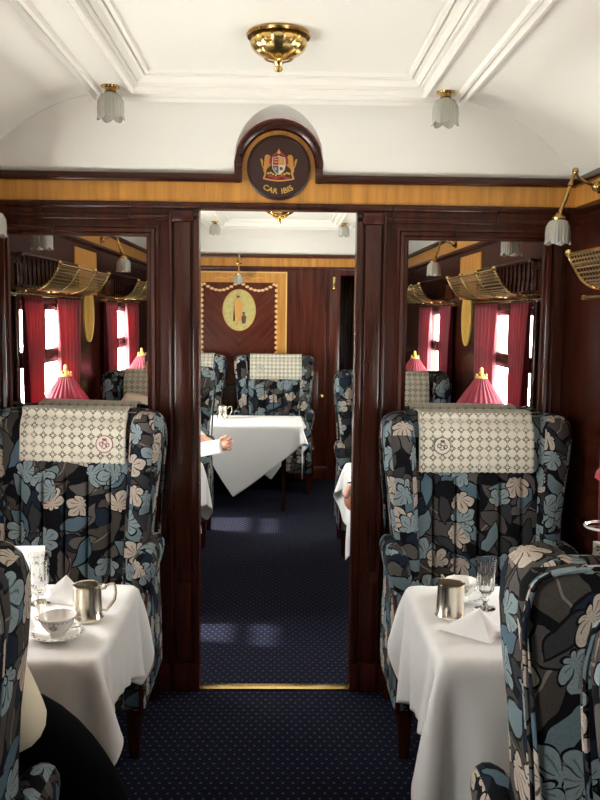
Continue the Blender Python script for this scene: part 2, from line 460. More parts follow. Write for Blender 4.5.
struct('trim_6', bm, bright_brass, 'brass threshold strip in the doorway')

# far wall
bm = B()
box(bm, -HX, .61, FW, FW + .06, 0, 2.75); box(bm, 1.1, HX, FW, FW + .06, 0, 2.75); box(bm, .61, 1.1, FW, FW + .06, 2.07, 2.75)
struct('wall_far', bm, mah_far, 'ribbon-grained mahogany wall at the far end')
bm = B(); box(bm, .40, 1.2, 10.2, 10.26, 0, 2.2); box(bm, .53, .58, FW + .06, 10.2, 0, 2.2); box(bm, 1.14, 1.2, FW + .06, 10.2, 0, 2.2); box(bm, .4, 1.2, FW + .06, 10.2, 2.2, 2.26)
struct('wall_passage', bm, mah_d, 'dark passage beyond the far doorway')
bm = B(); box(bm, -HX, HX, FW - .01, FW, ZF0, ZF1); struct('trim_7', bm, satin, 'orange satinwood frieze on the far wall')
bm = B(); box(bm, -HX, HX, FW - .036, FW, ZF1, ZC, .006); box(bm, -HX, HX, FW - .022, FW, ZF0 - .03, ZF0, .006)
box(bm, .50, .61, FW - .02, FW, 0, ZF0 - .03, .005); box(bm, .455, .468, FW - .012, FW, 0, ZF0 - .03, .003)
box(bm, .17, .40, FW - .008, FW, .3, 1.1, .005)
sweep_rect(bm, .19, .38, 1.2, 1.98, FW, [(0, 0), (0, .006), (.012, .006), (.012, 0)])
box(bm, -HX, .50, FW - .02, FW, 0, .13, .004)
struct('trim_8', bm, mah_far, 'mahogany mouldings of the far wall')
# ceiling
def cove(t):
    a = R(34) * t; return math.sin(a) / math.sin(R(34)), (1 - math.cos(a)) / (1 - math.cos(R(34)))
CW, CX = .295, .71; CH = CEIL - ZC + .002
def cove_z(d):   # d distance from the flat ceiling edge 0..CW
    return CEIL - CH * cove(math.asin(min(1, d / CW) * math.sin(R(34))) / R(34))[1]
bm = B(); bmM = B()
for y0, y1 in ((BK, W), (W + .06, FW)):
    yi0, yi1 = y0 + CW, y1 - CW; n = 12
    # flat with tray opening
    tx, ty0, ty1 = .545, yi0 + .12, y1 - .41
    for q in ([(-CX, yi0), (CX, yi0), (CX, ty0), (-CX, ty0)], [(-CX, ty1), (CX, ty1), (CX, yi1), (-CX, yi1)], [(-CX, ty0), (-tx, ty0), (-tx, ty1), (-CX, ty1)], [(tx, ty0), (CX, ty0), (CX, ty1), (tx, ty1)]):
        bm.faces.new([bm.verts.new((x, y, CEIL)) for x, y in q][::-1])
    bm.faces.new([bm.verts.new((x, y, CEIL + .045)) for x, y in ((-.47, ty0 + .07), (.47, ty0 + .07), (.47, ty1 - .075), (-.47, ty1 - .075))][::-1])
    ring_flat(bmM, -tx, tx, ty0, ty1, [(-.016, CEIL), (-.014, CEIL - .016), (-.002, CEIL - .024), (.010, CEIL - .018), (.012, CEIL - .004), (.022, CEIL - .002), (.023, CEIL + .014), (.028, CEIL + .010), (.042, CEIL + .026), (.052, CEIL + .028), (.053, CEIL + .040), (.060, CEIL + .030), (.072, CEIL + .032), (.076, CEIL + .046)])
    ring_flat(bmM, -CX, CX, yi0, yi1, [(-.008, CEIL - .003), (-.006, CEIL - .022), (.008, CEIL - .028), (.016, CEIL - .010), (.020, CEIL - .006), (.024, CEIL - .018), (.036, CEIL - .016), (.040, CEIL)])
    # side coves, mitred
    for s in (-1, 1):
        rs = []
        for k in range(n + 1):
            h, d = cove(k / n)
            x = s * (CX + (HX - CX) * h); z = CEIL - CH * d
            rs.append([(x, yi0 - CW * h, z), (x, yi1 + CW * h, z)])
        rings(bm, rs, closed=False)
    for yi, s in ((yi0, -1), (yi1, 1)):
        nich = (s == 1)
        xs = [-1, 1]
        if nich and y1 == W:   # cove with the round niche cut into it
            NR = .1875; MN = MZ + .022
            for sx in (-1, 1):
                rs = []
                for k in range(n + 1):
                    h, d = cove(k / n); rs.append([(sx * NR, yi + CW * h, CEIL - CH * d), (sx * (CX + (HX - CX) * h), yi + CW * h, CEIL - CH * d)])
                rings(bm, rs, closed=False)
            m_ = 32; low = []
            cols = []
            for i in range(m_ + 1):
                x = -NR + 2 * NR * i / m_
                zt = MN + math.sqrt(max(0, NR * NR - x * x))
                # find d where cove z == zt
                lo, hi = 0, CW
                for _ in range(40):
                    mid = (lo + hi) / 2
                    if cove_z(mid) > zt: lo = mid
                    else: hi = mid
                de = lo; cols.append([(x, yi + de * k / 8, cove_z(de * k / 8)) for k in range(9)]); low.append((x, yi + de, cove_z(de)))
            rings(bm, cols, closed=False)
            back = [(p[0], W - .001, p[2]) for p in low]
            low = [(-NR, low[0][1], low[0][2])] + low + [(NR, low[-1][1], low[-1][2])]
            back = [(-NR, W - .001, low[0][2])] + back + [(NR, W - .001, low[0][2])]
            rings(bm, [low, back], closed=False)
            for sx in (-1, 1):
                pts = [(sx * NR, yi + CW * cove(k / n)[0], CEIL - CH * cove(k / n)[1]) for k in range(n + 1) if CEIL - CH * cove(k / n)[1] <= low[0][2]]
                pts = [(sx * NR, low[0][1], low[0][2])] + pts + [(sx * NR, W - .001, low[0][2])]
                bm.faces.new([bm.verts.new(p) for p in pts])
            # white lunette behind the arch
            plate(bm, arch_pts(NR), .002, lambda u, v, w: (u, W - w, v))
        else:
            rs = []
            for k in range(n + 1):
                h, d = cove(k / n); X = CX + (HX - CX) * h
                rs.append([(-X, yi + s * CW * h, CEIL - CH * d), (X, yi + s * CW * h, CEIL - CH * d)])
            rings(bm, rs, closed=False)
        for sx in (-1, 1):   # fine bead on the hips
            tube(bmM, [(sx * (CX + (HX - CX) * cove(k / n)[0]), yi + s * CW * cove(k / n)[0], CEIL - CH * cove(k / n)[1]) for k in range(n + 1)], .0045, 6)
struct('ceiling', bm, paint, 'cream painted coved ceiling', angle=30)
struct('trim_9', bmM, paint, 'cream ceiling mouldings', angle=35)

# ------------------------------------------------------------------ crest
def text_mesh(bm, s, size, fn, font_scale=1):
    cu = bpy.data.curves.new('tmp', 'FONT'); cu.body = s; cu.size = size; cu.align_x = 'CENTER'; cu.resolution_u = 3; cu.offset = size * .02
    o = bpy.data.objects.new('tmp', cu); COL.objects.link(o)
    bpy.context.view_layer.update()
    me = bpy.data.meshes.new_from_object(o.evaluated_get(bpy.context.evaluated_depsgraph_get()))
    vs = [bm.verts.new(fn(v.co.x, v.co.y)) for v in me.vertices]
    for p in me.polygons:
        try: bm.faces.new([vs[i] for i in p.vertices])
        except ValueError: pass
    bpy.data.objects.remove(o); bpy.data.curves.remove(cu); bpy.data.meshes.remove(me)
def cir(r, n=48, cx=0, cz=0, ex=1): return [(cx + r * ex * math.cos(2 * PI * k / n), cz + r * math.sin(2 * PI * k / n)) for k in range(n)]
crest = empty('crest_roundel', (0, W - .008, MZ), label='round dark wooden roundel with a painted coat of arms and gilt lettering over the doorway', cat='crest')
t3 = lambda u, v, w: (u, -w, v)
bm = B()
lathe(bm, [(.135, 0), (.135, .014), (.128, .019), (.124, .014), (.001, .014)], 56)
bmesh.ops.rotate(bm, verts=bm.verts, matrix=Matrix.Rotation(R(90), 3, 'X'))
finish('disc', bm, simple('umber_lacquer', (.030, .008, .006), .35, Coat_Weight=.1), crest)
def lay(pts, w0, h=.0012): return lambda bm: plate(bm, pts, h, lambda u, v, w: (u, -(w + w0), v))
def flat(name, polys, mat, w0=.0142, par=None):
    bm = B()
    for p in polys: plate(bm, p, .0012, lambda u, v, w: (u, -(w + w0), v))
    return finish(name, bm, mat, par or crest, smooth=False)
S = .001
def K(pts, w=1): return [(x * S * w, y * S) for x, y in pts]
sh = [(-27, 42), (-14, 44), (0, 50), (14, 44), (27, 42), (29, 12), (25, -8), (14, -22), (0, -30), (-14, -22), (-25, -8), (-29, 12)]
shield = flat('shield', [K(sh)], white_en)
flat('mantling', [K([(-34, 44), (-18, 58), (0, 74), (18, 58), (34, 44), (22, 46), (0, 58), (-22, 46)]), K([(-38, 40), (-31, 42), (-32, 8), (-40, 18)]), K([(38, 40), (31, 42), (32, 8), (40, 18)])], red_en, .0158)
flat('crown', [K([(-7, 60), (0, 78), (7, 60), (4, 56), (-4, 56)])], gold, .0172)
flat('shield_quarter', [K([(-25, 11), (-1, 11), (-1, 46), (-14, 41), (-24, 39)])], red_en, .0160, shield)
flat('shield_quarter', [K([(1, 11), (25, 11), (24, 39), (14, 41), (1, 46)])], ochre, .0160, shield)
flat('shield_quarter', [K([(-26, 8), (-1, 8), (-1, -26), (-13, -19), (-22, -7)])], blue_en, .0160, shield)
flat('rose', [[((12 + (10 if k % 2 == 0 else 4) * math.cos(k * PI / 5)) * S, (-5 + (10 if k % 2 == 0 else 4) * math.sin(k * PI / 5)) * S) for k in range(10)]], red_en, .0162, shield)
flat('charge', [cir(6*S, 10, -13*S, -5*S, .7), K([(5, 16), (10, 18), (11, 34), (17, 30), (14, 38), (7, 36)]), K([(-21, 20), (-5, 21), (-5, 25), (-21, 24)]), K([(-21, 30), (-5, 32), (-5, 36), (-21, 34)])], gold, .0175, shield)
lion = [(30, 20), (36, 27), (43, 24), (45, 30), (41, 36), (36, 40), (36, 46), (42, 52), (51, 53), (58, 47), (60, 38), (57, 29), (60, 18), (62, 6), (65, -6), (64, -16), (59, -24), (62, -34), (66, -42), (60, -44), (55, -36), (52, -26), (54, -14), (50, -6), (46, 2), (44, 10), (38, 6), (32, 10), (31, 14), (39, 15), (42, 18)]
tail = [(60, -2), (68, 0), (72, 10), (69, 20), (74, 28), (78, 34), (72, 36), (66, 26), (66, 16), (68, 8), (64, 4)]
for s in (-1, 1):
    bm = B()
    for L in (lion, tail):
        plate(bm, [(s * x * S, y * S) for x, y in (L if s > 0 else L[::-1])], .0012, lambda u, v, w: (u, -(w + .0150), v))
    finish('lion', bm, ochre, crest, smooth=False)
rb = lambda u: -45 - 9 * math.cos(u / 66 * PI / 2)
xs = list(range(-66, 67, 4))
flat('ribbon', [[(x * S, (rb(x) + 3) * S) for x in xs] + [(x * S, (rb(x) - 3) * S) for x in xs[::-1]]], ochre, .0160)
flat('ribbon_band', [[(x * S, (-35 + 4*math.sin(x/8)) * S) for x in range(-46, 47, 4)] + [(x * S, (-44 + 4*math.sin(x/8)) * S) for x in range(46, -47, -4)]], red_en, .0176)
flat('scroll_leaf', [cir(5*S, 8, s * x * S, z * S) for s in (-1, 1) for x, z in ((34, -22), (24, -27), (12, -31), (44, -24))], gold, .0152)
bm = B()
def arc(x, y, a0=0):
    r = .108 - y; a = -PI / 2 + (x) / .100 + a0
    return (r * math.cos(a), -.0150, r * math.sin(a))
text_mesh(bm, 'CAR', .031, lambda x, y: arc(x * 1.05, y, -.37)); text_mesh(bm, 'IBIS', .031, lambda x, y: arc(x * 1.12, y, .37))
finish('lettering', bm, gold, crest, smooth=False)

# ------------------------------------------------------------------ far marquetry panel
PX = -.405
mq = empty('marquetry_panel', (PX, FW - .001, 0), label='marquetry wall panel with an oval classical figure and bead garlands on the far wall', cat='wall panel')
bm = B(); uvshift = 1.55
box(bm, -.475, .475, -.008, 0, .95, 2.095); finish('border', bm, satin, mq)
bm = B(); sweep_rect(bm, -.465, .465, .96, 2.085, 0, [(0, .008), (0, .011), (.014, .011), (.014, .008)]); finish('stringing', bm, pale, mq)
bm = B(); box(bm, -.375, .375, -.011, -.008, .95, 1.99)
bm.normal_update(); uvl = bm.loops.layers.uv.verify()
for f in bm.faces:
    for l in f.loops: l[uvl].uv = (l.vert.co.x, l.vert.co.z)
finish('field', bm, flame, mq, uv=False)
bm = B(); plate(bm, cir(.205, 48, 0, 1.715, .80), .013, t3); ov = finish('oval', bm, green_oval, mq, smooth=False)
bm = B(); tube(bm, [(u, -.013, v) for u, v in cir(.205, 48, 0, 1.715, .80)], .004, 6, closed=True); finish('oval_rim', bm, ochre, ov)
bm = B()
def fp(pts, w0=.013): plate(bm, [(x * .001, 1.715 + y * .001) for x, y in pts], .0015, lambda u, v, w: (u, -(w + w0), v))
fp([(-20, 95), (0, 100), (18, 90), (30, 70), (60, 30), (56, 24), (24, 55), (22, 20), (18, -20), (30, -70), (20, -100), (0, -96), (-20, -110), (-60, -118), (-40, -100), (-52, -40), (-46, 20), (-50, 60), (-36, 88)])
fp([(x, y) for x, y in [(-8 + 20 * math.cos(a), 116 + 22 * math.sin(a)) for a in [2 * PI * k / 14 for k in range(14)]]])
fp([(-18, -100), (-8, -100), (-14, -150), (-30, -160), (-22, -150)]); fp([(-50, 80), (-70, 130), (-40, 160), (10, 165), (-35, 150), (-60, 125)])
finish('figure', bm, ochre, ov, smooth=False)
bm = B(); fp([(-26, 128), (-10, 146), (10, 134), (12, 122), (-4, 128), (-22, 120)], .0146); finish('figure_hair', bm, simple('ebony_inlay', (.02, .012, .01), .4), ov, smooth=False)
bm = B(); fp([(20, -56), (72, -56), (58, -80), (64, -135), (28, -135), (36, -80)]); fp([(30, -20), (62, -20), (52, -57), (40, -57)])
finish('urn', bm, simple('walnut_inlay', (.10, .04, .015), .4), ov, smooth=False)
bead_m = simple('bead_inlay', (.68, .42, .18), .4)
for s in (-1, 1):
    beads = [(s * (.02 + .35 * (k + .5) / 9), 1.985 - .075 * math.sin(PI * (k + .5) / 9), 1.2) for k in range(9)]
    for nm, bd in (('garland', beads), ('bead_drop', [(s * .372, 1.965 - .052 * k, .9) for k in range(18)])):
        bm = B()
        for x, z, e in bd:
            plate(bm, [(x + .017 * e * math.cos(a), z + .013 * (2.2 - e) * math.sin(a)) for a in [2 * PI * j / 10 for j in range(10)]], .004, lambda u, v, w: (u, -(w + .010), v))
        finish(nm, bm, bead_m, mq, smooth=False)
bm = B()
for s in (-1, 1): tube(bm, spline([(s * .03, -.012, 2.03), (s * .09, -.012, 2.045), (s * .14, -.012, 2.025), (s * .19, -.012, 2.042), (s * .24, -.012, 2.03)], 5), .003, 5)
finish('scroll', bm, pale, mq)
# brass hook, knob and marker light on the far wall
bm = B(); lathe(bm, [(.012, 0), (.014, .02), (.010, .04)], 12, (0, -.02, -.05)); box(bm, -.012, .012, -.008, 0, -.05, .07, .003)
tube(bm, spline([(0, -.008, .05), (0, -.035, .04), (0, -.04, .0), (0, -.02, -.04)], 4), .005, 6)
tag(finish('coat_hook', bm, bright_brass, loc=(.545, FW - .02, 1.985)), 'brass coat hook on the far pilaster beside the dark doorway', 'hook')
bm = B(); lathe(bm, [(.022, 0), (.022, .004), (.008, .008), (.008, .02), (.019, .03), (.019, .04), (.006, .048)], 16); bmesh.ops.rotate(bm, verts=bm.verts, matrix=Matrix.Rotation(R(90), 3, 'X'))
tag(finish('door_knob', bm, bright_brass, loc=(.435, FW, .85)), 'small round brass knob on the far mahogany panelling', 'knob')

# ------------------------------------------------------------------ lamps
def petal(k, a, r, z, z1, drop=.012):
    return r, z
def tulip(parent, loc, h=.10, r=.048, name='lamp_shade', ns=6):
    bm = B(); r *= 1.08; prof = [(.014, 0), (r * .75, -.012), (r * .97, -h * .35), (r, -h * .65), (r * .98, -h * .86), (r * 1.03, -h), (r * .97, -h), (r * .90, -h * .6), (r * .7, -.02)]
    def mod(k, a, rr, z):
        if k in (5, 6): z += -.006 + .014 * (1 - abs(math.cos(a * ns / 2)))
        return rr * (1 + .05 * math.cos(a * ns) * min(1, k / 3)), z
    lathe(bm, prof, 48, mod=mod, cap=False)
    uvl = bm.loops.layers.uv.verify()
    for f in bm.faces:
        an = [math.atan2(l.vert.co.y, l.vert.co.x) / (2 * PI) % 1 for l in f.loops]
        if max(an) - min(an) > .5: an = [x + 1 if x < .5 else x for x in an]
        for l, q in zip(f.loops, an): l[uvl].uv = (q, l.vert.co.z * 8)
    return finish(name, bm, frosted, parent, uv=False, loc=loc)
def ceil_lamp(x, y, label):
    root = empty('ceiling_lamp', (x, y, CEIL), label=label, cat='lamp', group=None)
    bm = B(); lathe(bm, [(.036, 0), (.034, -.006), (.022, -.008), (.020, -.020), (.024, -.024), (.012, -.028)], 24); finish('canopy', bm, brass, root)
    tulip(root, (0, 0, -.020), .098, .045)
    bm = B(); lathe(bm, [(.006, -.03), (.012, -.05), (.022, -.075), (.020, -.095), (.004, -.106)], 16); finish('bulb', bm, china, root)
    return root
c0 = ceil_lamp(-.625, 3.27, 'frosted glass tulip ceiling lamp at the left corner of the front saloon')
c1 = dup(c0, loc=(.625, 3.27, CEIL), label='frosted glass tulip ceiling lamp at the right corner of the front saloon')
dup(c0, loc=(-.60, 7.95, CEIL), label='small frosted ceiling lamp at the left, seen through the doorway')
dup(c0, loc=(.59, 7.95, CEIL), label='small frosted ceiling lamp at the right, seen through the doorway')
# round brass lights
def brass_light(y, label):
    root = empty('brass_ceiling_light', (0.0, y, CEIL + .045), label=label, cat='light')
    bm = B(); lathe(bm, [(.105, 0), (.110, -.008), (.106, -.016), (.078, -.014), (.074, -.020), (.001, -.020)], 48); finish('rose', bm, brass, root)
    bm = B()
    def mod(k, a, r, z): return r * (1 + (.035 * abs(math.sin(a * 8)) if 2 <= k <= 4 else 0)), z
    lathe(bm, [(.080, -.020), (.094, -.024), (.095, -.034), (.088, -.050), (.078, -.062), (.058, -.074), (.032, -.082), (.014, -.086), (.012, -.092), (.018, -.098), (.010, -.108), (.016, -.116), (.012, -.124), (.002, -.128)], 64, mod=mod)
    finish('bowl', bm, bright_brass, root)
    bm = B()
    for k in range(4):
        a = PI / 4 + k * PI / 2
        tube(bm, spline([(.088 * math.cos(a), .088 * math.sin(a), -.030), (.066 * math.cos(a), .066 * math.sin(a), -.072), (.02 * math.cos(a), .02 * math.sin(a), -.092)], 6), .0035, 6)
        lathe(bm, [(.003, -.024), (.009, -.030), (.003, -.037)], 8, (.090 * math.cos(a), .090 * math.sin(a), 0))
    finish('chain', bm, bright_brass, root); return root
l0 = brass_light(2.775, 'round chased brass light in the centre of the front ceiling')
l0.scale = (.93, .93, .93)
l1 = dup(l0, loc=(0, 6.9, CEIL + .045), label='round brass ceiling light of the far saloon, cut off by the door head')
l1.scale = (1.3, 1.3, 1.3)
# wall lamps
def wall_lamp(loc, rz, label, grp=None):
    """built projecting toward -x from a wall at x=0"""
    root = empty('wall_lamp', loc, rz, label=label, cat='lamp', group=grp)
    bm = B(); lathe(bm, [(.030, 0), (.030, .006), (.018, .010), (.022, .018), (.016, .028), (.008, .034)], 20)
    bmesh.ops.rotate(bm, verts=bm.verts, matrix=Matrix.Rotation(R(-90), 3, 'Y')); finish('rosette', bm, brass, root)
    bm = B(); tube(bm, spline([(-.02, 0, 0), (-.055, 0, .012), (-.085, 0, .03), (-.098, 0, .052)], 5), .006, 8)
    lathe(bm, [(.001, -.014), (.011, -.008), (.013, 0), (.011, .010), (.001, .014)], 12, (-.10, 0, .055))
    tube(bm, [(-.102, 0, .052), (-.112, 0, .02), (-.118, 0, 0), (-.119, 0, -.004), (-.150, 0, -.10), (-.152, 0, -.108)], [.007, .007, .011, .007, .011, .007], 10)
    finish('arm', bm, brass, root)
    bm = B(); lathe(bm, [(.010, .02), (.014, .010), (.022, .004), (.027, -.002), (.025, -.010), (.01, -.012)], 20, (-.158, 0, -.125)); gy = finish('gallery', bm, brass, root)
    tulip(gy, (-.158, 0, -.127), .095, .045)
    bm = B(); lathe(bm, [(.006, -.02), (.014, -.05), (.024, -.078), (.016, -.10), (.002, -.106)], 16, (-.158, 0, -.122)); finish('bulb', bm, china, root)
    return root
wl = wall_lamp((HX - .030, 3.34, 2.195), 0, 'brass swan-neck wall lamp with a tulip shade at the right front corner')
dup(wl, loc=(-HX + .030, 3.34, 2.195), rz=PI, label='brass wall lamp with a tulip shade at the far left edge of the photo')
dup(wl, loc=(HX - .012, 1.2, 2.195), rz=0, label='wall lamp with a tulip shade seen in the right-hand mirror, left of the luggage rack')
dup(wl, loc=(-HX + .012, 1.2, 2.195), rz=PI, label='wall lamp with a tulip shade seen in the left-hand mirror, right of the luggage rack')
dup(wl, loc=(PX, FW - .01, 2.195), rz=R(90), label='brass wall lamp hanging above the oval marquetry figure on the far wall')

# ------------------------------------------------------------------ luggage racks (curved brass ribs, slatted net, fretted back)
def rack(s, yc, label):
    root = empty('luggage_rack', (s * HX, yc, 1.80), label=label, cat='luggage rack')
    L = .60
    prof = spline([(0, 0, -.004), (-.05, 0, -.010), (-.11, 0, -.004), (-.155, 0, .022), (-.19, 0, .07), (-.212, 0, .115)], 6)
    X = lambda v: -v * s * -1 if False else v * s
    ribs_y = [-.59, -.197, .197, .59]
    for y in ribs_y:
        bm = B(); tube(bm, [(X(p.x), y, p.z) for p in prof], .007, 8)
        lathe(bm, [(.001, -.014), (.010, -.008), (.014, 0), (.010, .010), (.001, .014)], 12, (X(-.214), y, .120))
        finish('rib', bm, bright_brass, root)
    bm = B()
    for p in (prof[-1], prof[0]): tube(bm, [(X(p.x) + (s * -.004 if p is prof[0] else 0), -L, p.z), (X(p.x) + (s * -.004 if p is prof[0] else 0), L, p.z)], .006, 8)
    tube(bm, [(X(-.192), -L, .075), (X(-.192), L, .075)], .003, 6)
    finish('rail', bm, bright_brass, root)
    bm = B()
    N_ = len(prof)
    for i in range(3, N_ - 1, 2):
        p = prof[i]; tube(bm, [(X(p.x), -L, p.z + .004), (X(p.x), L, p.z + .004)], .0030, 5)
    k = -L + .02
    while k < L:
        tube(bm, [(X(p.x + .002), k, p.z + .003) for p in prof[2:-1:3]], .0016, 4); k += .03
    tag(finish('net', bm, bronze, root), 'brass wire net floor')
    bm = B()
    for i in range(15):
        y = -L + .04 + i * (2 * L - .08) / 14
        pts = [(y - .012, 0), (y - .005, .03), (y - .016, .07), (y - .018, .10), (y - .006, .15), (y + .006, .15), (y + .018, .10), (y + .016, .07), (y + .005, .03), (y + .012, 0)]
        plate(bm, pts, .008, lambda u, v, w: (X(-.026 - w), u, .01 + v))
    a, b = sorted((X(-.036), X(-.024))); box(bm, a, b, -L, L, .155, .175, .003); box(bm, a, b, -L, L, -.002, .014, .003)
    for y in (-L, 0, L): box(bm, *sorted((X(-.03), 0)), y - .01, y + .01, .15, .17, .002)
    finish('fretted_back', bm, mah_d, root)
    return root
rack(-1, 2.54, 'brass luggage rack over the window at the left, seen nearest in the left-hand mirror')
rack(1, 2.54, 'brass luggage rack over the right-hand window, its end at the extreme right edge')
rack(-1, .24, 'farther brass luggage rack, reflected at the right of the left-hand mirror')
rack(1, .24, 'farther brass luggage rack, reflected at the left of the right-hand mirror')

# oval inlays on the piers
for s, side in ((-1, 'left'), (1, 'right')):
    root = empty('oval_inlay', (s * HX, 1.60, 1.67), label='yellow oval marquetry plaque on the side wall seen in the %s-hand mirror' % side, cat='wall plaque')
    f = lambda u, v, w: (-s * w, u, v)
    bm = B(); plate(bm, cir(.185, 40, ex=.74), .012, f); finish('plaque', bm, NT('amber_veneer').bsdf(Base_Color=(.50, .30, .05), Roughness=.35).m, root, smooth=False)
    bm = B(); tube(bm, [(-s * .012, u, v) for u, v in cir(.185, 40, ex=.74)], .005, 6, closed=True); finish('rim', bm, pale, root)
    bm = B(); plate(bm, [(-.02, -.12), (.02, -.11), (.03, -.02), (.0, .06), (.02, .10), (0, .13), (-.02, .10), (-.015, .04), (-.035, -.02)], .002, lambda u, v, w: (-s * (w + .012), u, v)); finish('figure', bm, ochre, root, smooth=False)

# ------------------------------------------------------------------ curtains
def curtain(s, ya, yb, flare, label, seed):
    rng = random.Random(seed); bm = B(); nu, nv = 60, 26; rs = []
    ph = rng.random() * 6
    for j in range(nv + 1):
        v = j / nv; z = 1.755 - v * .93; row = []
        pinch = 1 - .12 * math.sin(min(1, v * 1.3) * PI / 2)
        for i in range(nu + 1):
            u = i / nu
            c = (ya + yb) / 2 + flare * v * v; hw = (yb - ya) / 2 * pinch
            y = c + hw * (2 * u - 1)
            d = .040 + .018 * math.sin(u * 2 * PI * 5 + ph + .6 * math.sin(v * 3)) * (.6 + .5 * v) + .006 * math.sin(u * 31 + v * 4)
            row.append((s * (HX - d), y, z))
        rs.append(row)
    rings(bm, rs, closed=False)
    o = finish('curtain', bm, curtain_m); md = o.modifiers.new('thick', 'SOLIDIFY'); md.thickness = .003
    return tag(o, label, 'curtain')
for s, side in ((-1, 'left'), (1, 'right')):
    curtain(s, 2.86, 3.15, .0, 'crimson curtain nearest the partition, at the outer side of the %s-hand mirror' % side, 1)
    curtain(s, 2.02, 2.48, .08, 'crimson curtain on the inner side of the nearer window in the %s-hand mirror' % side, 2)
    curtain(s, .84, 1.24, .0, 'crimson curtain of the farther window in the %s-hand mirror, on its outer side' % side, 3)
    curtain(s, -.12, .40, .06, 'crimson curtain of the farther window in the %s-hand mirror, on its inner side' % side, 4)
    for k, y in enumerate((2.70, .55)):
        bm = B(); tube(bm, [(s * (HX - .055), y - .70, 1.765), (s * (HX - .055), y + .72, 1.765)], .007, 8)
        for yy in (y - .69, y + .70): box(bm, *sorted((s * (HX - .06), s * HX)), yy - .01, yy + .01, 1.755, 1.775, .002)
        tag(finish('curtain_rail', bm, brass), 'brass curtain rail over the %s window in the %s-hand mirror' % (('nearer', 'farther')[k], side), 'curtain rail')

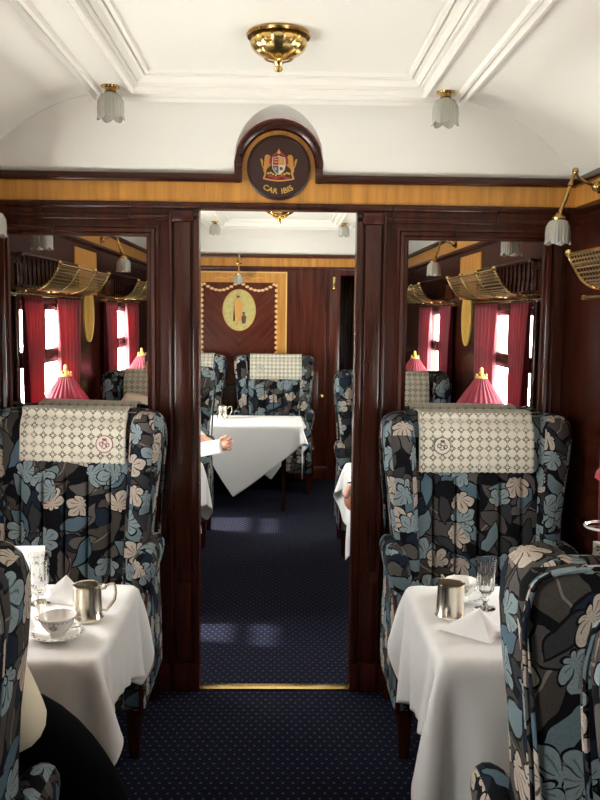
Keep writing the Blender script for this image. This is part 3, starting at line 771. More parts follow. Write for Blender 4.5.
# ------------------------------------------------------------------ wing armchair (faces -y, back plane near y=0)
def wing_chair(label, group='floral wing armchairs'):
    root = empty('wing_armchair', (0, 0, 0), label=label, cat='armchair', group=group)
    # back panel with channels
    bm = B(); nx, nz = 120, 44; rs = []
    def back_y(z): return -.115 - (1.27 - z) * .10
    hw = .275
    zt = 1.262
    front = []
    for j in range(nz + 1):
        z = .46 + (zt - .46) * j / nz; row = []
        for i in range(nx + 1):
            x = -hw + 2 * hw * i / nx
            y = back_y(z) - .02 * (1 - (x / hw) ** 2)
            if z < 1.03:
                q = (x / hw + 1) / 2 * 6
                y -= .020 * min(1, (1.03 - z) / .03) * (1 if abs(math.sin(q * PI)) > .25 else (math.sqrt(abs(math.sin(q * PI)) / .25) * .9 + .1) if abs(math.sin(q * PI)) > .02 else -.35) + .010 * abs(math.sin(q * PI)) * min(1, (1.03 - z) / .03)
            else: y -= .020 * min(1, (z - 1.03) / .03)
            if z > 1.20: y += .045 * ((z - 1.20) / (zt - 1.20)) ** 2
            row.append((x, y, z))
        front.append(row)
    # over the top and down the back
    for k in range(1, 7):
        a = k / 6; row = []
        for i in range(nx + 1):
            x = -hw + 2 * hw * i / nx; y0 = front[nz][i][1]
            row.append((x, y0 + (-.015 - y0) * a, zt + .018 * math.sin(a * PI) * 1.0))
        front.append(row)
    rings(bm, front, closed=False)
    finish('backrest', bm, moquette, root, angle=60, uv='xz')
    # outside back panel, gently bowed, wrapping to the wings
    rs = []
    for z, hx, yo in ((.20, .33, -.03), (.5, .335, -.02), (.8, .345, -.006), (1.05, .372, 0), (1.18, .39, 0), (1.235, .386, -.004), (1.262, .366, -.014), (1.272, .335, -.03)):
        rs.append(rrect(0, yo - .03, hx, .032, z, .028, 4))
    bm = B(); rings(bm, rs); finish('outside_back', bm, moquette, root, angle=60)
    bm = B()
    tube(bm, spline([(-.35, .004, .22), (-.36, .004, .8), (-.385, .004, 1.10), (-.385, .002, 1.20), (-.35, -.004, 1.262), (-.2, -.006, 1.276), (0, -.006, 1.280), (.2, -.006, 1.276), (.35, -.004, 1.262), (.385, .002, 1.20), (.385, .004, 1.10), (.36, .004, .8), (.35, .004, .22)], 6), .006, 8)
    finish('piping', bm, moquette, root)
    for s in (-1, 1):
        rs = []
        for z, cx, hx, yf, r in ((.52, .290, .045, -.30, .04), (.70, .290, .048, -.27, .045), (.80, .295, .052, -.235, .05), (.95, .305, .058, -.215, .055), (1.08, .318, .064, -.21, .06), (1.17, .325, .066, -.205, .06), (1.225, .327, .064, -.195, .06), (1.255, .327, .054, -.18, .05), (1.272, .326, .036, -.165, .034), (1.278, .325, .016, -.15, .015)):
            yb = -.01 if z < 1.2 else -.01 - (z - 1.2) * .3
            rs.append(rrect(s * cx, (yf + yb) / 2, hx, (yb - yf) / 2, z, r, 5))
        bm = B(); rings(bm, rs); finish('wing', bm, moquette, root, angle=70)
        # arm: scroll roll over a vertical panel
        bm = B()
        rs = []
        for y, k in ((-.06, .9), (-.16, .97), (-.26, 1), (-.315, .96), (-.345, .84), (-.358, .62)):
            rs.append([(s * (.354 - .018 * (1 - math.sin(2 * PI * i / 18)) * .8 + (.058 - .016 * (1 - math.sin(2 * PI * i / 18)) * .5) * k * math.cos(2 * PI * i / 18)), y, .675 + (.088 + (.035 if math.sin(2 * PI * i / 18) < 0 else 0)) * k * math.sin(2 * PI * i / 18)) for i in range(18)])
        rings(bm, rs)
        rs = []
        for z, hx, yf in ((.20, .044, -.555), (.35, .044, -.555), (.44, .042, -.53), (.52, .038, -.43), (.59, .034, -.34), (.66, .034, -.31)):
            rs.append(rrect(s * .335, (yf - .05) / 2, hx, (-yf - .05) / 2, z, .032, 4))
        rings(bm, rs)
        finish('arm', bm, moquette, root, angle=60)
        bm = B()
        tube(bm, spline([(s * .368, -.562, .19), (s * .368, -.565, .36), (s * .366, -.545, .45), (s * .364, -.450, .53), (s * .362, -.365, .58)], 6), .009, 8)
        finish('show_wood', bm, mah_v, root)
        for yy, fr in ((-.52, 1), (-.06, 0)):
            bm = B(); sp = (0 if fr else .05)
            rings(bm, [rrect(s * .335, yy + sp, .018, .018, 0, .005, 2), rrect(s * .335, yy + sp * .5, .024, .024, .10, .005, 2), rrect(s * .335, yy, .028, .028, .21, .005, 2)])
            finish('leg', bm, mah_v, root)
    rs = [rrect(0, -.30, .30, .25, z, .04, 4) for z in (.20, .24, .38)]
    bm = B(); rings(bm, rs); finish('seat_frame', bm, moquette, root)
    rs = []
    for z, k in ((.365, .93), (.385, .985), (.42, 1), (.46, 1), (.492, .985), (.508, .93), (.516, .7), (.518, .3)):
        rs.append(rrect(0, -.345, .286 * k, .225 * k, z, .05 * k, 5))
    bm = B(); rings(bm, rs); finish('seat_cushion', bm, moquette, root, angle=60)
    return root
def antimacassar(parent_loc, rz, w, sgn, label, twist=0.0, mono=plum, drop=.225, rear=.19):
    """lace cover over the chair top; own object resting on the chair"""
    root = empty('antimacassar', parent_loc, rz, label=label, cat='antimacassar', group='lace antimacassars')
    bm = B(); path = []
    zt = 1.290
    for k in range(9): path.append((.008, zt - .01 - rear * (1 - k / 8)))
    for k in range(1, 8):
        a = PI * k / 8; path.append((-.0635 + .0715 * math.cos(a), zt - .008 + .010 * math.sin(a)))
    fz0 = zt - .012
    for k in range(0, 17):
        z = fz0 - drop * k / 16
        y = -.115 - (1.27 - z) * .10 - .048
        if z > 1.20: y += .045 * ((z - 1.20) / (1.262 - 1.20)) ** 2 * .85
        path.append((min(y, -.128), z))
    nx = 40; rs = []; Ls = [0]
    for a, b in zip(path, path[1:]): Ls.append(Ls[-1] + math.hypot(b[0] - a[0], b[1] - a[1]))
    for j, (y, z) in enumerate(path):
        row = []
        for i in range(nx + 1):
            u = i / nx; x = (u - .5) * w
            scal = .004 * abs(math.sin(i * PI / 2)) if j == len(path) - 1 else 0
            zz = z + (twist * x if j > 12 else 0)
            row.append((x, y - .003 * math.sin(u * 9 + j * .2) * (1 if j > 12 else 0), zz - scal))
        rs.append(row)
    V_ = rings(bm, rs, closed=False); uvl = bm.loops.layers.uv.verify()
    look = {}
    for j, row in enumerate(V_):
        for i, v in enumerate(row): look[v] = (i / nx * w, Ls[j])
    for f in bm.faces:
        for l in f.loops: l[uvl].uv = look[l.vert]
    o = finish('lace', bm, lace_m, root, uv=False); md = o.modifiers.new('t', 'SOLIDIFY'); md.thickness = .0018; md.offset = 0
    # woven monogram roundel
    cx = sgn * w * .30; cz = 1.155 + twist * cx; yy = -.115 - (1.27 - cz) * .10 - .053
    c = lambda x, z: (cx + x, yy + (z) * .10, cz + z)
    bm = B(); plate(bm, cir(.036, 28), .002, lambda u, v, w_: (cx + u, yy + v * .10 - w_, cz + v)); rd = finish('roundel', bm, simple('roundel_cotton', (.52, .48, .41), .9), o, smooth=False)
    bm = B()
    tube(bm, [tuple(Vector(c(.034 * math.cos(a), .034 * math.sin(a))) - Vector((0, .003, 0))) for a in [2 * PI * k / 28 for k in range(28)]], .0018, 5, closed=True)
    def cur(pts): tube(bm, [tuple(Vector(c(x * .001, z * .001)) - Vector((0, .0032, 0))) for x, z, _ in spline([(a, b, 0) for a, b in pts], 6)], .0019, 5)
    cur([(12, 8), (6, 14), (-4, 13), (-6, 5), (2, 0), (9, -6), (6, -15), (-4, -17), (-11, -11)])
    cur([(-16, 8), (-20, 0), (-14, -8), (-6, -4), (-8, 6), (-16, 8)]); cur([(16, 4), (20, -4), (14, -12), (6, -8), (8, 2), (16, 4)])
    cur([(-8, 18), (-4, 23), (0, 19), (4, 23), (8, 18), (-8, 18)])
    finish('monogram', bm, mono, rd)
    return root
PYA = 3.655
chair = wing_chair('floral wing armchair against the partition at the left, under the left mirror')
chair.location = (-.862, 3.62, 0)
chR = dup(chair, loc=(.835, 3.62, 0), label='floral wing armchair against the partition at the right, under the right mirror')
nL = dup(chair, loc=(-.825, 1.36, 0), rz=PI, label='wing armchair seen from behind at the bottom left, with a person in a cream top')
nR = dup(chair, loc=(.812, 1.36, 0), rz=PI, label='wing armchair seen from behind, filling the bottom right corner')
dup(chair, loc=(.855, 1.19, 0), label='wing armchair whose back just shows as a pale floral strip at the right edge')
dup(chair, loc=(-.045, 8.40, 0), label='wing armchair behind the white table, centre of the far saloon')
dup(chair, loc=(-.905, 8.40, 0), label='wing armchair on the far wall, half hidden at the left of the doorway')
dup(chair, loc=(-.87, 6.52, 0), label='wing armchair left in the doorway, in front of the far wall chairs')
dup(chair, loc=(.805, 6.30, 0), label='wing armchair cut by the right door jamb in the far saloon')
antimacassar((-.828, 3.62, 0), 0, .43, 1, 'lace antimacassar with a plum monogram at its lower right, on the left chair', twist=-.03, drop=.20, rear=.03)
antimacassar((.825, 3.62, 0), 0, .475, -1, 'lace antimacassar with a dark monogram at its lower left, on the right chair', twist=0, mono=darkthread, drop=.23, rear=.03)
antimacassar((-.03, 8.40, 0), 0, .50, -1, 'small white lace antimacassar on the centre chair of the far saloon', mono=darkthread)
antimacassar((-.88, 8.40, 0), 0, .50, -1, 'lace antimacassar just showing at the left edge of the doorway', mono=darkthread)
antimacassar((-.825, 1.36, 0), PI, .46, -1, 'lace antimacassar reflected at the right of the left-hand mirror', mono=darkthread, rear=.02)
antimacassar((.812, 1.36, 0), PI, .46, 1, 'lace antimacassar reflected at the lower left of the right-hand mirror', mono=darkthread, rear=.02)

# ------------------------------------------------------------------ draped tablecloths
def drape(x0, x1, y0, y1, z, cx, cy, sx, sy, ang, seed, n=56, steps=260):
    rng = np.random.default_rng(seed)
    u = np.linspace(-.5, .5, n); ny = max(24, int(n * sy / sx)); v = np.linspace(-.5, .5, ny)
    U_, V_ = np.meshgrid(u * sx, v * sy, indexing='ij'); c, s = math.cos(ang), math.sin(ang)
    P = np.stack([cx + U_ * c - V_ * s, cy + U_ * s + V_ * c, np.full_like(U_, z + .004)], -1)
    P[..., 2] += rng.normal(0, .001, P.shape[:2])
    h1, h2 = sx / (n - 1), sy / (ny - 1)
    prev = P.copy(); rad = .012
    def con(A, Bs, L, k):
        d = P[Bs] - P[A]; l = np.linalg.norm(d, axis=-1, keepdims=True) + 1e-9
        e = d * ((l - L) / l) * .5 * k; P[A] += e; P[Bs] -= e
    S_ = slice
    cons = []
    for p in (0, 1):
        a = np.arange(p, n - 1, 2); cons.append(((a, S_(None)), (a + 1, S_(None)), h1, 1))
        a = np.arange(p, ny - 1, 2); cons.append(((S_(None), a), (S_(None), a + 1), h2, 1))
    dg = math.hypot(h1, h2)
    for p in (0, 1):
        a = np.arange(p, n - 1, 2)[:, None]; b = np.arange(0, ny - 1)[None, :]
        for q in (0, 1):
            bb = b[:, q::2]
            cons.append(((a, bb), (a + 1, bb + 1), dg, .35)); cons.append(((a + 1, bb), (a, bb + 1), dg, .35))
    for p in range(4):
        a = np.arange(p, n - 2, 4); cons.append(((a, S_(None)), (a + 2, S_(None)), 2 * h1, .10))
        a = np.arange(p, ny - 2, 4); cons.append(((S_(None), a), (S_(None), a + 2), 2 * h2, .10))
    for st in range(steps):
        vel = (P - prev) * .965; prev = P.copy(); P += vel; P[..., 2] -= .0011
        if st < 80: P += rng.normal(0, .0003, P.shape)
        for it in range(10):
            for A, Bs, L, k in cons: con(A, Bs, L, k)
            X, Y, Z = P[..., 0], P[..., 1], P[..., 2]
            dx = np.minimum(X - (x0 - rad), (x1 + rad) - X); dy = np.minimum(Y - (y0 - rad), (y1 + rad) - Y)
            dz = (z + .003) - Z
            ins = (dx > 0) & (dy > 0) & (dz > 0) & (Z > z - .06)
            m = np.minimum(dx, dy)
            top = ins & (dz <= m + .004); side = ins & ~top
            Z[top] = z + .003
            sxm = side & (dx <= dy); sym = side & (dx > dy)
            X[sxm] = np.where(X[sxm] < (x0 + x1) / 2, x0 - rad, x1 + rad); Y[sym] = np.where(Y[sym] < (y0 + y1) / 2, y0 - rad, y1 + rad)
            # leave friction on the top
            on = (np.abs(Z - (z + .003)) < .002) & (dx > .01) & (dy > .01)
            P[on, 0:2] = P[on, 0:2] * .25 + prev[on, 0:2] * .75
            # walls
            P[..., 0] = np.clip(P[..., 0], -HX + .01, HX - .01)
    return P
def cloth_obj(P, label, fold=True):
    bm = B(); n, ny = P.shape[:2]
    V_ = [[bm.verts.new(tuple(P[i, j])) for j in range(ny)] for i in range(n)]
    for i in range(n - 1):
        for j in range(ny - 1): bm.faces.new((V_[i][j], V_[i + 1][j], V_[i + 1][j + 1], V_[i][j + 1]))
    o = finish('tablecloth', bm, linen, angle=180)
    md = o.modifiers.new('s', 'SUBSURF'); md.levels = md.render_levels = 1
    md = o.modifiers.new('t', 'SOLIDIFY'); md.thickness = .0015; md.offset = -1
    return tag(o, label, 'tablecloth', 'white tablecloths')
def table(x0, x1, y0, y1, label, wall=1):
    root = empty('dining_table', ((x0 + x1) / 2, (y0 + y1) / 2, 0), label=label, cat='table', group='small saloon tables')
    hx, hy = (x1 - x0) / 2, (y1 - y0) / 2
    bm = B(); box(bm, -hx + .012, hx - .012, -hy + .012, hy - .012, .726, .757, .006); finish('tabletop', bm, mah_h, root)
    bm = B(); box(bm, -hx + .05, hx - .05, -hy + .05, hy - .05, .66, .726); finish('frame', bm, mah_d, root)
    for sx in (-1, 1):
        for sy in (-1, 1):
            bm = B(); X, Y = sx * (hx - .15), sy * (hy - .15)
            rings(bm, [rrect(X, Y, .016, .016, 0, .004, 2), rrect(X, Y, .024, .024, .66, .004, 2)]); finish('leg', bm, mah_d, root)
    return root
TZ = .760
def laid(x0, x1, y0, y1, tl, cl, **k):
    table(x0, x1, y0, y1, tl)
    return cloth_obj(drape(x0, x1, y0, y1, TZ, **k), cl)
laid(.455, 1.26, 2.20, 2.84, 'small dining table under the right-hand cloth, beside the right window', 'white tablecloth on the right table, falling in a long point toward the floor',
     cx=.80, cy=2.38, sx=1.20, sy=1.34, ang=R(12), seed=3)
laid(-1.26, -.47, 2.20, 2.84, 'small dining table under the left-hand cloth, beside the left window', 'white tablecloth on the left table, its corner hanging into the aisle',
     cx=-.80, cy=2.50, sx=1.10, sy=1.08, ang=R(-10), seed=5)
laid(-1.26, .20, 7.02, 7.66, 'wide dining table under a white cloth in the far saloon', 'white tablecloth with hanging points on the wide far table',
     cx=-.21, cy=7.33, sx=1.26, sy=1.26, ang=R(35), seed=7, n=70)
laid(-1.26, -.47, 4.62, 5.26, 'dining table left of the doorway in the far saloon', 'white tablecloth edge at the left of the doorway, below a hand holding paper',
     cx=-.80, cy=4.90, sx=1.20, sy=1.15, ang=R(7), seed=9)
laid(.43, 1.26, 4.62, 5.26, 'dining table right of the doorway in the far saloon', 'white tablecloth behind the right door jamb, below a drooping hand',
     cx=.80, cy=4.90, sx=1.15, sy=1.22, ang=R(-8), seed=11)
for s, side in ((-1, 'left'), (1, 'right')):
    x0, x1 = sorted((s * .60, s * 1.26))
    laid(x0, x1, .10, .62, 'table under the farther lamp of the %s-hand mirror' % side, 'tablecloth under the farther lamp of the %s-hand mirror' % side,
         cx=s * .93, cy=.36, sx=.9, sy=.85, ang=R(3), seed=20 + s, n=30, steps=160)
TOP = TZ + .0065

# ------------------------------------------------------------------ table things
def table_lamp(loc, label):
    root = empty('table_lamp', loc, label=label, cat='table lamp', group='rose-shaded table lamps')
    bm = B(); lathe(bm, [(.07, 0), (.07, .008), (.045, .018), (.016, .035), (.012, .08), (.018, .11), (.010, .14), (.009, .34)], 24); finish('base', bm, bright_brass, root)
    bm = B()
    def mod(k, a, r, z): return r * (1 + .045 * math.cos(a * 24)), z
    lathe(bm, [(.130, .415), (.127, .43), (.098, .475), (.060, .53), (.030, .575), (.028, .578), (.057, .528), (.095, .472), (.124, .428), (.126, .415)], 144, mod=mod, cap=False); ls = finish('lamp_shade', bm, shade_m, root)
    bm = B(); lathe(bm, [(.034, .570), (.036, .576), (.030, .582), (.006, .584), (.006, .592), (.013, .602), (.008, .616), (.011, .624), (.002, .634)], 16)
    for k in range(5):
        a = k * 2 * PI / 5; lathe(bm, [(.002, .582), (.005, .588), (.002, .598)], 6, (.030 * math.cos(a), .030 * math.sin(a), 0))
    finish('finial', bm, gold, ls)
    bm = B(); tube(bm, [(0, 0, .33), (0, 0, .575)], .004, 6); finish('stem', bm, brass, root)
    return root
tl = table_lamp((-1.145, 2.74, TOP), 'rose pleated table lamp seen lower centre in the left-hand mirror')
dup(tl, loc=(1.145, 2.60, TOP), label='rose pleated table lamp seen lower centre in the right-hand mirror')
dup(tl, loc=(-1.10, .50, TOP), label='small reflected table lamp at the right of the left-hand mirror')
dup(tl, loc=(1.10, .50, TOP), label='small reflected table lamp at the left of the right-hand mirror')

def tankard(loc, rz, label):
    root = empty('silver_tankard', loc, rz, label=label, cat='tankard')
    bm = B(); lathe(bm, [(.047, 0), (.048, .006), (.044, .012), (.0425, .05), (.041, .095), (.043, .103), (.0425, .106), (.039, .104), (.039, .05), (.039, .012), (.001, .010)], 40); finish('body', bm, silver, root)
    bm = B(); tube(bm, [(.040, 0, .088), (.052, 0, .092), (.056, 0, .100), (.066, 0, .103), (.078, 0, .104), (.082, 0, .096), (.083, 0, .075), (.080, 0, .055), (.066, 0, .034), (.060, 0, .028), (.058, 0, .022), (.042, 0, .024)], .0042, 8); finish('handle', bm, silver, root)
    return root
tk = tankard((-.560, 2.50, TOP), R(8), 'silver tankard with an angular handle on the left table')
dup(tk, loc=(.545, 2.53, TOP), rz=R(100), label='silver tankard at the left edge of the right table')
dup(tk, loc=(-.49, 7.42, TOP), rz=0, label='small silver tankard on the far table')
def cup(loc, rz, label, slabel):
    sr = empty('saucer', loc, rz, label=slabel, cat='saucer')
    bm = B(); lathe(bm, [(.026, 0), (.028, .003), (.05, .008), (.074, .016), (.076, .018), (.072, .0185), (.048, .011), (.001, .007)], 40); ds = finish('dish', bm, china, sr)
    bm = B()
    for k in range(22):
        a = 2 * PI * k / 22; tube(bm, [(.064 * math.cos(a), .064 * math.sin(a), .0165), (.069 * math.cos(a + .08), .069 * math.sin(a + .08), .0185), (.071 * math.cos(a - .04), .071 * math.sin(a - .04), .0190)], .0009, 4)
    finish('border_pattern', bm, ink, ds)
    root = empty('teacup', (loc[0], loc[1], loc[2] + .0085), rz, label=label, cat='teacup')
    cp = [(.022, 0), (.022, .004), (.019, .006), (.030, .014), (.043, .030), (.049, .046), (.053, .058), (.0515, .058), (.047, .044), (.041, .030), (.028, .016), (.001, .012)]
    bm = B(); lathe(bm, cp, 40); bw = finish('bowl', bm, china, root)
    bm = B(); tube(bm, spline([(.047, 0, .048), (.062, 0, .056), (.073, 0, .046), (.066, 0, .030), (.052, 0, .026), (.042, 0, .024)], 5), .0026, 7); finish('handle', bm, china, bw)
    bm = B()
    for k in range(26):
        a = 2 * PI * k / 26; tube(bm, [(.0512 * math.cos(a), .0512 * math.sin(a), .052), (.0502 * math.cos(a + .09), .0502 * math.sin(a + .09), .047), (.0512 * math.cos(a + .14), .0512 * math.sin(a + .14), .051)], .0009, 4)
    for a0 in (-rz - PI / 2, -rz + PI / 2):
        def sp(u, v):
            z = .034 + v; r = .0442 + (z - .030) * .40; return ((r) * math.cos(a0 + u / .045), (r) * math.sin(a0 + u / .045), z)
        for pts in ([(.006, .006), (.0, .009), (-.004, .004), (.003, 0), (.005, -.005), (-.003, -.008), (-.006, -.004)], [(-.010, .004), (-.012, -.002), (-.006, -.004), (-.006, .003), (-.010, .004)], [(.010, .004), (.012, -.002), (.006, -.004), (.006, .003), (.010, .004)]):
            tube(bm, [sp(u, v) for u, v in pts], .0009, 4)
    finish('printed_pattern', bm, ink, bw)
    return root
cup((-.610, 2.345, TOP), R(-8), 'white teacup with a dark printed garland on the left table', 'white saucer under the left table teacup')
cup((.610, 2.68, TOP), R(100), 'white teacup behind the tankard on the right table', 'white saucer under the right table teacup')
def glass(loc, label, k=1.0):
    root = empty('crystal_glass', loc, label=label, cat='glass')
    def mod(j, a, r, z): return r * (1 + (.04 * math.cos(a * 12) if 6 <= j <= 9 else 0)), z
    bm = B(); lathe(bm, [(.033, 0), (.033, .003), (.010, .009), (.006, .018), (.012, .028), (.006, .038), (.018, .050), (.026, .062), (.028, .085), (.0275, .115), (.031, .142), (.034, .158), (.0325, .158), (.029, .142), (.0255, .115), (.0255, .085), (.022, .066), (.001, .058)], 48, mod=mod); finish('body', bm, crystal, root)
    return root
gl = glass((.670, 2.60, TOP), 'cut crystal glass standing behind the folded napkin on the right table')
g2 = dup(gl, loc=(-.740, 2.63, TOP), label='etched crystal glass beside the menu card on the left table')
bm = B()
rng = random.Random(4)
for k in range(26):
    a = rng.uniform(0, 2 * PI); z = rng.uniform(.075, .15); r = .0295 + max(0, z - .115) * .12
    tube(bm, [(r * math.cos(a), r * math.sin(a), z), (r * math.cos(a + .2), r * math.sin(a + .2), z + .006), (r * math.cos(a + .25), r * math.sin(a + .25), z - .003)], .0012, 4)
tag(finish('etching', bm, simple('grey_etching', (.12, .12, .13), .6), g2), 'grey etched leaf pattern')
def napkin(loc, rz, w, h, label):
    bm = B(); n = 12
    A = Vector((0, -.02, h)); base = [Vector((-w, .03, 0)), Vector((.02, -w * .75, 0)), Vector((w * .8, .01, 0)), Vector((.0, w * .7, 0))]
    for i in range(4):
        a, b = base[i], base[(i + 1) % 4]
        rs = []
        for k in range(n + 1):
            q = k / n; row = []
            for j in range(n + 1):
                r_ = j / n; p = A.lerp(a.lerp(b, r_), q)
                nn = (a - A).cross(b - A).normalized(); p = p + nn * .006 * math.sin(PI * r_) * math.sin(PI * q)
                row.append(p)
            rs.append(row)
        rings(bm, rs, closed=False)
    bmesh.ops.remove_doubles(bm, verts=bm.verts, dist=.0005)
    o = finish('folded_napkin', bm, linen, loc=loc, rz=rz, angle=30)
    return tag(o, label, 'napkin', 'napkins folded into pyramids')
napkin((.595, 2.385, TOP), R(0), .105, .085, 'white pyramid-folded napkin at the near edge of the right table')
napkin((-.665, 2.66, TOP), R(20), .085, .09, 'cream pyramid-folded napkin behind the tankard on the left table')
# menu card
root = empty('menu_card', (-.822, 2.74, TOP), R(4), label='white standing menu card with faint grey letters on the left table', cat='menu card')
bm = B(); box(bm, -.07, .07, -.001, .001, 0, .155); bmesh.ops.rotate(bm, verts=bm.verts, cent=(0, 0, .155), matrix=Matrix.Rotation(R(-9), 3, 'X'))
box(bm, -.07, .07, -.001, .001, 0, .155); finish('card', bm, paper, root, smooth=False)
bm = B(); text_mesh(bm, 'SS', .040, lambda x, y: (.040 + x * .8, -.0305 + .0, .095 + y)); bmesh.ops.translate(bm, verts=bm.verts, vec=(0, 0, 0))
for v in bm.verts: v.co.y = -.0262 + (v.co.z) * .158 - .0012
finish('lettering', bm, simple('pale_grey_print', (.55, .56, .60), .6), root, smooth=False)
# small pieces on the cloths
bm = B(); lathe(bm, [(.020, 0), (.020, .004), (.008, .010), (.012, .03), (.018, .045), (.016, .055), (.004, .06)], 20)
tag(finish('salt_cellar', bm, silver, loc=(-.70, 2.50, TOP)), 'little silver salt cellar left of the tankard on the left table', 'salt cellar')
bm = B(); lathe(bm, [(.045, 0), (.05, .004), (.082, .012), (.084, .014), (.05, .008), (.001, .006)], 40)
tag(finish('side_plate', bm, china, loc=(.74, 2.37, TOP)), 'white side plate to the right of the napkin on the right table', 'plate')
# cake stand with ring handle (right edge)
def cake_stand(loc, label):
    root = empty('cake_stand', loc, label=label, cat='cake stand')
    bm = B(); lathe(bm, [(.07, 0), (.07, .004), (.02, .012), (.007, .02), (.006, .20), (.005, .37), (.001, .372)], 24); finish('post', bm, white_metal, root)
    bm = B()
    for k in range(3):
        pass
    tube(bm, [(.060 * math.cos(a), .060 * math.sin(a), 0.305) for a in [2 * PI * k / 32 for k in range(32)]], .0042, 7, closed=True)
    box(bm, -.06, .06, -.002, .002, .303, .307); finish('ring', bm, white_metal, root)
    for z, r in ((.06, .095), (.15, .075)):
        bm = B(); lathe(bm, [(.008, z), (r * .8, z), (r, z + .012), (r, z + .014), (r * .8, z + .004), (.008, z + .004)], 40)
        finish('tray', bm, white_metal, root)
    return root
cake_stand((.985, 2.45, TOP), 'white metal cake stand with a ring handle at the right edge, behind the armchair')
cake_stand((-.90, 2.45, TOP), 'white metal cake stand hidden behind the left armchair, its ring glinting in the mirror')

# ------------------------------------------------------------------ people
def skin_mesh(chains, sub=2):
    """chains: list of [ (x,y,z,r), ... ]; returned as one bmesh of joined skinned chains"""
    out = B()
    for verts, edges in chains:
        me = bpy.data.meshes.new('sk'); me.from_pydata([v[:3] for v in verts], edges, [])
        o = bpy.data.objects.new('sk', me); COL.objects.link(o)
        md = o.modifiers.new('skin', 'SKIN'); md.use_smooth_shade = True
        for i, v in enumerate(verts):
            r = v[3]; me.skin_vertices[0].data[i].radius = (r, r) if not isinstance(r, tuple) else r
        me.skin_vertices[0].data[0].use_root = True
        ms = o.modifiers.new('sub', 'SUBSURF'); ms.levels = ms.render_levels = sub
        bpy.context.view_layer.update()
        ev = bpy.data.meshes.new_from_object(o.evaluated_get(bpy.context.evaluated_depsgraph_get()))
        out.from_mesh(ev); bpy.data.objects.remove(o); bpy.data.meshes.remove(me); bpy.data.meshes.remove(ev)
    return out
def chain(pts): return ([tuple(p) for p in pts], [(i, i + 1) for i in range(len(pts) - 1)])
def hand(wrist, d, nrm, side, curl=.5, sz=1.0):
    """wrist pos, pointing direction d, palm normal nrm (palm faces nrm), side=+1: thumb on d x nrm side"""
    d = Vector(d).normalized(); n = Vector(nrm); n = (n - d * n.dot(d)).normalized(); s = d.cross(n).normalized() * side
    w = Vector(wrist); ch = []
    pc = [(*(w), .024 * sz), (*(w + d * .03 * sz), (.036 * sz)), (*(w + d * .065 * sz), .038 * sz), (*(w + d * .085 * sz), .030 * sz)]
    ch.append(chain(pc))
    for k, (o, L) in enumerate(((.030, .072), (.011, .080), (-.009, .075), (-.028, .060))):
        p = w + d * .060 * sz + s * o * sz; pts = [(*p, .0095 * sz)]; ang = .15 + curl * .3
        q = w + d * (.090 - .004 * k) * sz + s * o * 1.08 * sz; pts.append((*q, .0095 * sz)); p = q
        for seg in range(3):
            ang += curl * .75
            dir_ = d * math.cos(ang) + n * math.sin(ang); p = p + dir_ * L * sz * (.42, .32, .26)[seg]; pts.append((*p, (.0088, .0080, .0065)[seg] * sz))
        ch.append(chain(pts))
    p = w + d * .02 * sz + s * .018 * sz; pts = [(*p, .013 * sz)]
    p = p + (d * .6 + s * .75 + n * .25).normalized() * .034 * sz; pts.append((*p, .0115 * sz))
    p = p + (d * .85 + s * .3 + n * .45).normalized() * .032 * sz; pts.append((*p, .010 * sz))
    p = p + (d * .8 + s * -.1 + n * .6).normalized() * .024 * sz; pts.append((*p, .0075 * sz))
    ch.append(chain(pts))
    return ch
